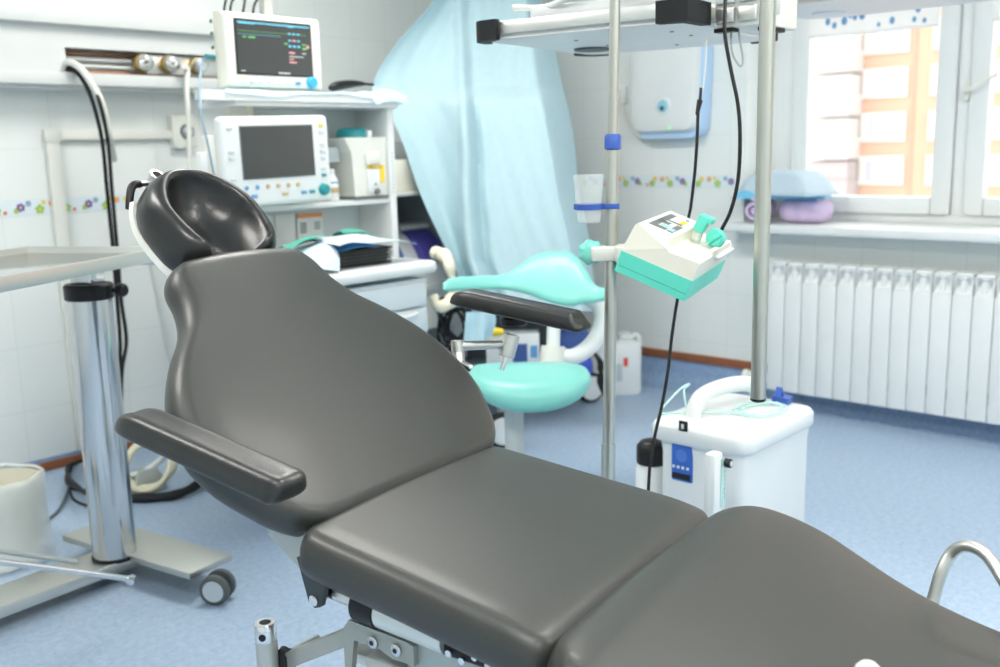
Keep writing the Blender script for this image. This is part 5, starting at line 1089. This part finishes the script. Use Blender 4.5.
# items standing on the first shelf: pale trays / papers
q = SB(); q.box((x0+.24, y0+.27, 1.7575), (.36, .42, .045), Matrix.Rotation(.12, 3, 'Z'), .01); q.build('shallow_tray', PLASTIC, None, label='white shallow tray lying on the left pendant shelf', category='tray')
q = SB(); q.tube([(x0+.10, y1-.06, 1.79), (x0+.05, y1-.2, 1.775), (x0+.03, y0+.30, 1.80), (x0+.08, y0+.16, 1.84), (x0+.2, y0+.1, 1.90)], .008); q.build('white_tube', PLASTIC, None, label='white tube bending over the edge of the left pendant shelf', category='tube')
q = SB(); q.tube([(x0+.03, y0+.20, 1.79), (x0+.0, y0+.1, 1.80), (x0+.05, y0+.02, 1.83), (x0+.2, y0-.02, 1.86)], .006); q.build('black_lead', RUBBER, None, label='black lead crossing the corner bumper of the left pendant shelf', category='cable')
# upper right shelf
q = MB(); s2 = [(2.72, .55), (3.05, .55), (3.10, .60), (3.10, 1.40), (3.05, 1.46), (2.78, 1.46), (2.72, 1.40)]
q.prism([(x, y, 1.778) for x, y in s2], (0, 0, .035)); q.build('upper_shelf', U_, t, 30)
q = MB(); q.bb((2.70, .56, 1.79), (2.72, 1.40, 1.82), .003); q.bb((3.10, .62, 1.785), (3.115, 1.38, 1.81), .002); q.build('upper_shelf_rail', ALU, t)
q = MB(); q.prof((2.96, 1.34, 1.778), (0, 0, -1), [(0, .05), (.005, .047)], 30); q.build('underside_disc', WHITE, t)
q = MB(); q.bb((2.38, 1.17, 1.86), (2.80, 1.25, 1.92), .01); q.build('shelf_arm', WHITE, t)
# hanging thick pole
hp = dep(760.5, 300, 2.25)
def rowz(P, y):
    lo, hi = -.5, 2.9
    for _ in range(40):
        z = (lo+hi)/2; d = Vector((P.x, P.y, z))-Vector((0, 0, CAM_H)); yy = 333.5-FPX*d.dot(Uv)/d.dot(Fv)
        if yy > y: lo = z
        else: hi = z
    return z
zb = rowz(hp, 401)
t2 = thing('hanging_pole', 'thick steel pole hanging down from the pendant with a black end cap', 'pole', (hp.x, hp.y, zb))
q = MB(); q.cyl((hp.x, hp.y, zb+.004), (hp.x, hp.y, 2.9), .0172, seg=40); q.build('tube', POLE, t2)
q = MB(); q.prof((hp.x, hp.y, zb), Z, [(0, .015), (.003, .0178), (.007, .0178)], 36); q.build('end_cap', BLACK, t2)
q = MB(); q.bb((hp.x-.05, hp.y-.05, 2.84), (hp.x+.05, hp.y+.05, 2.9), .006); q.build('ceiling_flange', WHITE, t2)
# cables from the pendant
def cable(nm, P, r, m, label, seg=8, cat='cable', sub=8): b = MB(); b.tube([dep(*p) for p in P], r, seg, sub); return b.build(nm, m, None, label=label, category=cat)
cable('black_cable', [(726, -12, 2.3), (725, 8, 2.28), (725, 35, 2.26), (731, 70, 2.26), (738, 105, 2.26), (740, 140, 2.26), (738, 180, 2.28), (731, 210, 2.3), (722, 229, 2.33), (719, 237, 2.36)], .0045, RUBBER, 'black cable running from the pendant down to the mint knob of the pump')
cable('probe_cable', [(706, 40, 2.4), (706, 60, 2.4), (704, 80, 2.4), (702, 92, 2.4)], .0022, WARMPL, 'short pale lead above the dark connector hanging from the pendant')
b = MB(); b.cyl(dep(701, 88, 2.4), dep(700, 100, 2.4), .0035); b.cyl(dep(700, 100, 2.4), dep(697, 115, 2.4), .007, .0045, bev=.001); b.build('cable_connector', BLACK, None, label='dark connector halfway down the left cable', category='connector')
cable('black_cable', [(698, 112, 2.4), (697, 140, 2.4), (695, 170, 2.42), (691, 205, 2.45), (688, 222, 2.5), (686, 250, 2.55), (682, 280, 2.5), (677, 302, 2.45), (672, 335, 2.42), (668, 370, 2.40), (662, 405, 2.4), (655, 435, 2.4), (650, 465, 2.4), (648, 500, 2.4)], .0040, RUBBER, 'black cable passing behind the pump and hanging to the floor side of the seat')
cable('grey_loop_cable', [(733, 18, 2.4), (731, 40, 2.4), (733, 55, 2.4), (740, 66, 2.4), (743, 60, 2.4), (740, 40, 2.4), (736, 15, 2.4)], .0028, GREYPAINT, 'thin grey cable loop under the pendant service head')
cable('grey_cable', [(775, 8, 2.6), (774, 50, 2.6), (772, 110, 2.6), (770, 160, 2.6), (766, 220, 2.6), (763, 260, 2.62)], .0032, mat('slate_cable', (.20, .28, .30), .5), 'thin slate cable hanging straight just behind the thick pole')
b = MB(); b.cyl(dep(774, 4, 2.6), dep(774, 10, 2.6), .012); b.cyl(dep(774, -10, 2.6), dep(774, 6, 2.6), .006); b.cyl(dep(774, 9, 2.6), dep(780, 8, 2.6), .005); b.build('cable_clip', BLACK, None, label='small black clip at the top of the slate cable', category='clip')
# ================================================================== oxygen concentrator
t = thing('oxygen_concentrator', 'white wheeled oxygen concentrator with carry handle and blue control panel', 'oxygen concentrator', (2.68, 1.46, 0))
ox0, ox1, oy0, oy1, oz = 2.395, 2.845, 1.275, 1.605, .60
def rr2(x0, x1, y0, y1, z, r, n=6):
    P = []
    for cx_, cy_, a0 in ((x1-r, y1-r, 0), (x0+r, y1-r, 90), (x0+r, y0+r, 180), (x1-r, y0+r, 270)):
        for k in range(n+1): a = math.radians(a0+90*k/n); P.append((cx_+r*math.cos(a), cy_+r*math.sin(a), z))
    return P
b = MB(); b.rings([rr2(ox0+.022-i, ox1-.008+i, oy0+.020-i, oy1-.03+i, z, .03) for z, i in ((.06, -.01), (.09, 0), (.50, 0), (.54, .004))]); b.build('body', PLASTIC, t, 40)
b = MB(); b.rings([rr2(ox0-i, ox1+i, oy0-i, oy1+i, z, .045) for z, i in ((.535, -.022), (.543, -.006), (.552, 0), (.585, 0), (.597, -.006), (.602, -.02))]); b.build('top_lid', PLASTIC, t, 50)
P = [(2.50, 1.515, .58), (2.515, 1.51, .635), (2.56, 1.50, .665), (2.68, 1.475, .672), (2.77, 1.455, .65), (2.80, 1.45, .58)]
b = MB(); rs = []
hp_ = [Vector(p) for p in P]; b.tube(hp_, .024, 14, 8); b.build('carry_handle', PLASTIC, t)
# front (x = ox0) controls
fx = ox0+.020
def fpt(px, py): return at(px, py, 'x', fx)
c1 = fpt(682, 462); 
b = MB(); b.bb((fx-.004, c1.y-.036, c1.z-.06), (fx+.01, c1.y+.036, c1.z+.06), .008); cpn = b.build('control_panel', mat('panel_blue', (.03, .13, .52), .35), t)
b = MB(); b.prof((fx-.003, c1.y, c1.z+.02), (-1, 0, 0), [(0, .020), (.003, .018)], 24); b.build('panel_button', mat('panel_blue_light', (.08, .20, .58), .35), cpn)
b = MB()
for k in range(4): b.bb((fx-.0055, c1.y-.026+.016*k, c1.z-.020), (fx-.003, c1.y-.018+.016*k, c1.z-.012))
b.build('panel_marks', WHITE, cpn)
b = MB(); b.bb((fx-.006, c1.y-.03, c1.z-.052), (fx-.003, c1.y+.03, c1.z-.034)); b.build('power_switch', BLACK, cpn)
c2 = at(683, 426, 'x', ox0-.001); b = MB(); b.bb((ox0-.003, c2.y-.014, c2.z-.016), (ox0+.004, c2.y+.014, c2.z+.014), .002); b.build('black_label', BLACK, t); 
b = MB(); b.bb((ox0-.0045, c2.y-.004, c2.z-.008), (ox0-.003, c2.y+.004, c2.z+.006)); b.build('label_mark', WHITE, t)
# flowmeter on the side (y = oy0)
fy = oy0+.006
c3 = at(722, 480, 'y', fy-.01)
b = MB(); b.bb((c3.x-.030, fy-.006, c3.z-.10), (c3.x+.016, fy+.03, c3.z+.075), .010); b.build('flowmeter_housing', PLASTIC, t)
b = MB(); b.bb((c3.x-.002, fy-.014, c3.z-.08), (c3.x+.014, fy-.005, c3.z+.06), .004); fm = b.build('flowmeter_tube', TUBEM, t)
b = MB(); 
for k in range(9): b.bb((c3.x+.002, fy-.0152, c3.z-.05+.012*k), (c3.x+.009, fy-.0142, c3.z-.047+.012*k))
b.build('flow_scale', TEAL, fm)
b = MB(); c4 = at(728, 463, 'y', fy-.02); b.cyl((c4.x, fy, c4.z), (c4.x, fy-.030, c4.z), .0125, bev=.002); kb = b.build('flow_knob', BLACK, t)
b = MB(); b.cyl((c4.x, fy-.030, c4.z), (c4.x, fy-.0315, c4.z), .0075); b.build('knob_cap', GREYPL, kb)
for x in (ox0+.07, ox1-.07):
    for y in (oy0+.06, oy1-.09): b = MB(); b.cyl((x-.012, y, .032), (x+.012, y, .032), .032, bev=.004); b.cyl((x, y, .03), (x, y, .07), .008); b.build('caster', RUBBER, t)
cb2 = at(655, 442, 'y', 1.66)
t = thing('humidifier_bottle', 'humidifier bottle with black cap at the left rear of the concentrator', 'bottle', (2.47, 1.66, .2))
hx, hy = 2.50, 1.655
b = MB(); b.prof((hx, hy, .22), Z, [(0, .045), (.005, .05), (.19, .05), (.21, .04)], 28); b.build('bottle', PLASTIC, t)
b = MB(); b.prof((hx, hy, .43), Z, [(0, .045), (.004, .048), (.055, .048), (.07, .036), (.075, .02)], 28); b.build('black_cap', BLACK, t)
# tubing coil on the lid
b = MB(); ct = at(748, 400, 'z', .61)
P = []
for k in range(61): a = 2*math.pi*k/20; tn = k//20; r_ = 1+.10*math.sin(k*.31+1); P.append((2.665+.085*r_*math.cos(a)+.012*math.sin(k*.11), 1.375+.060*r_*math.sin(a)+.010*math.cos(k*.13), .607+.003*k/20+.003*math.sin(k*.5)))
b.tube(P, .0032, 8, 3); b.tube([(2.60, 1.40, .61), (2.56, 1.48, .61), (2.50, 1.56, .607), (2.46, 1.60, .607), (2.50, 1.61, .62), (2.57, 1.60, .66), (2.60, 1.585, .672), (2.56, 1.58, .66), (2.53, 1.55, .61)], .0035, 8, 6)
b.build('oxygen_tubing', TUBEM, None, label='coil of clear mint oxygen tubing on the white concentrator lid', category='tubing')
b = MB(); bq = at(768, 392, 'z', .605); b.T = Matrix.Translation((2.80, 1.375, .603)); b.prism([(-.02, -.03, 0), (.03, -.02, 0), (.045, .03, 0), (0, .035, 0)], (0.0, 0, .02)); b.prism([(-.01, 0, .02), (.012, 0, .02), (.0, 0, .05)], (0, .02, 0)); b.build('blue_clip', BLUEPL, None, label='bright blue plastic clip beside the tubing on the concentrator lid', category='clip')
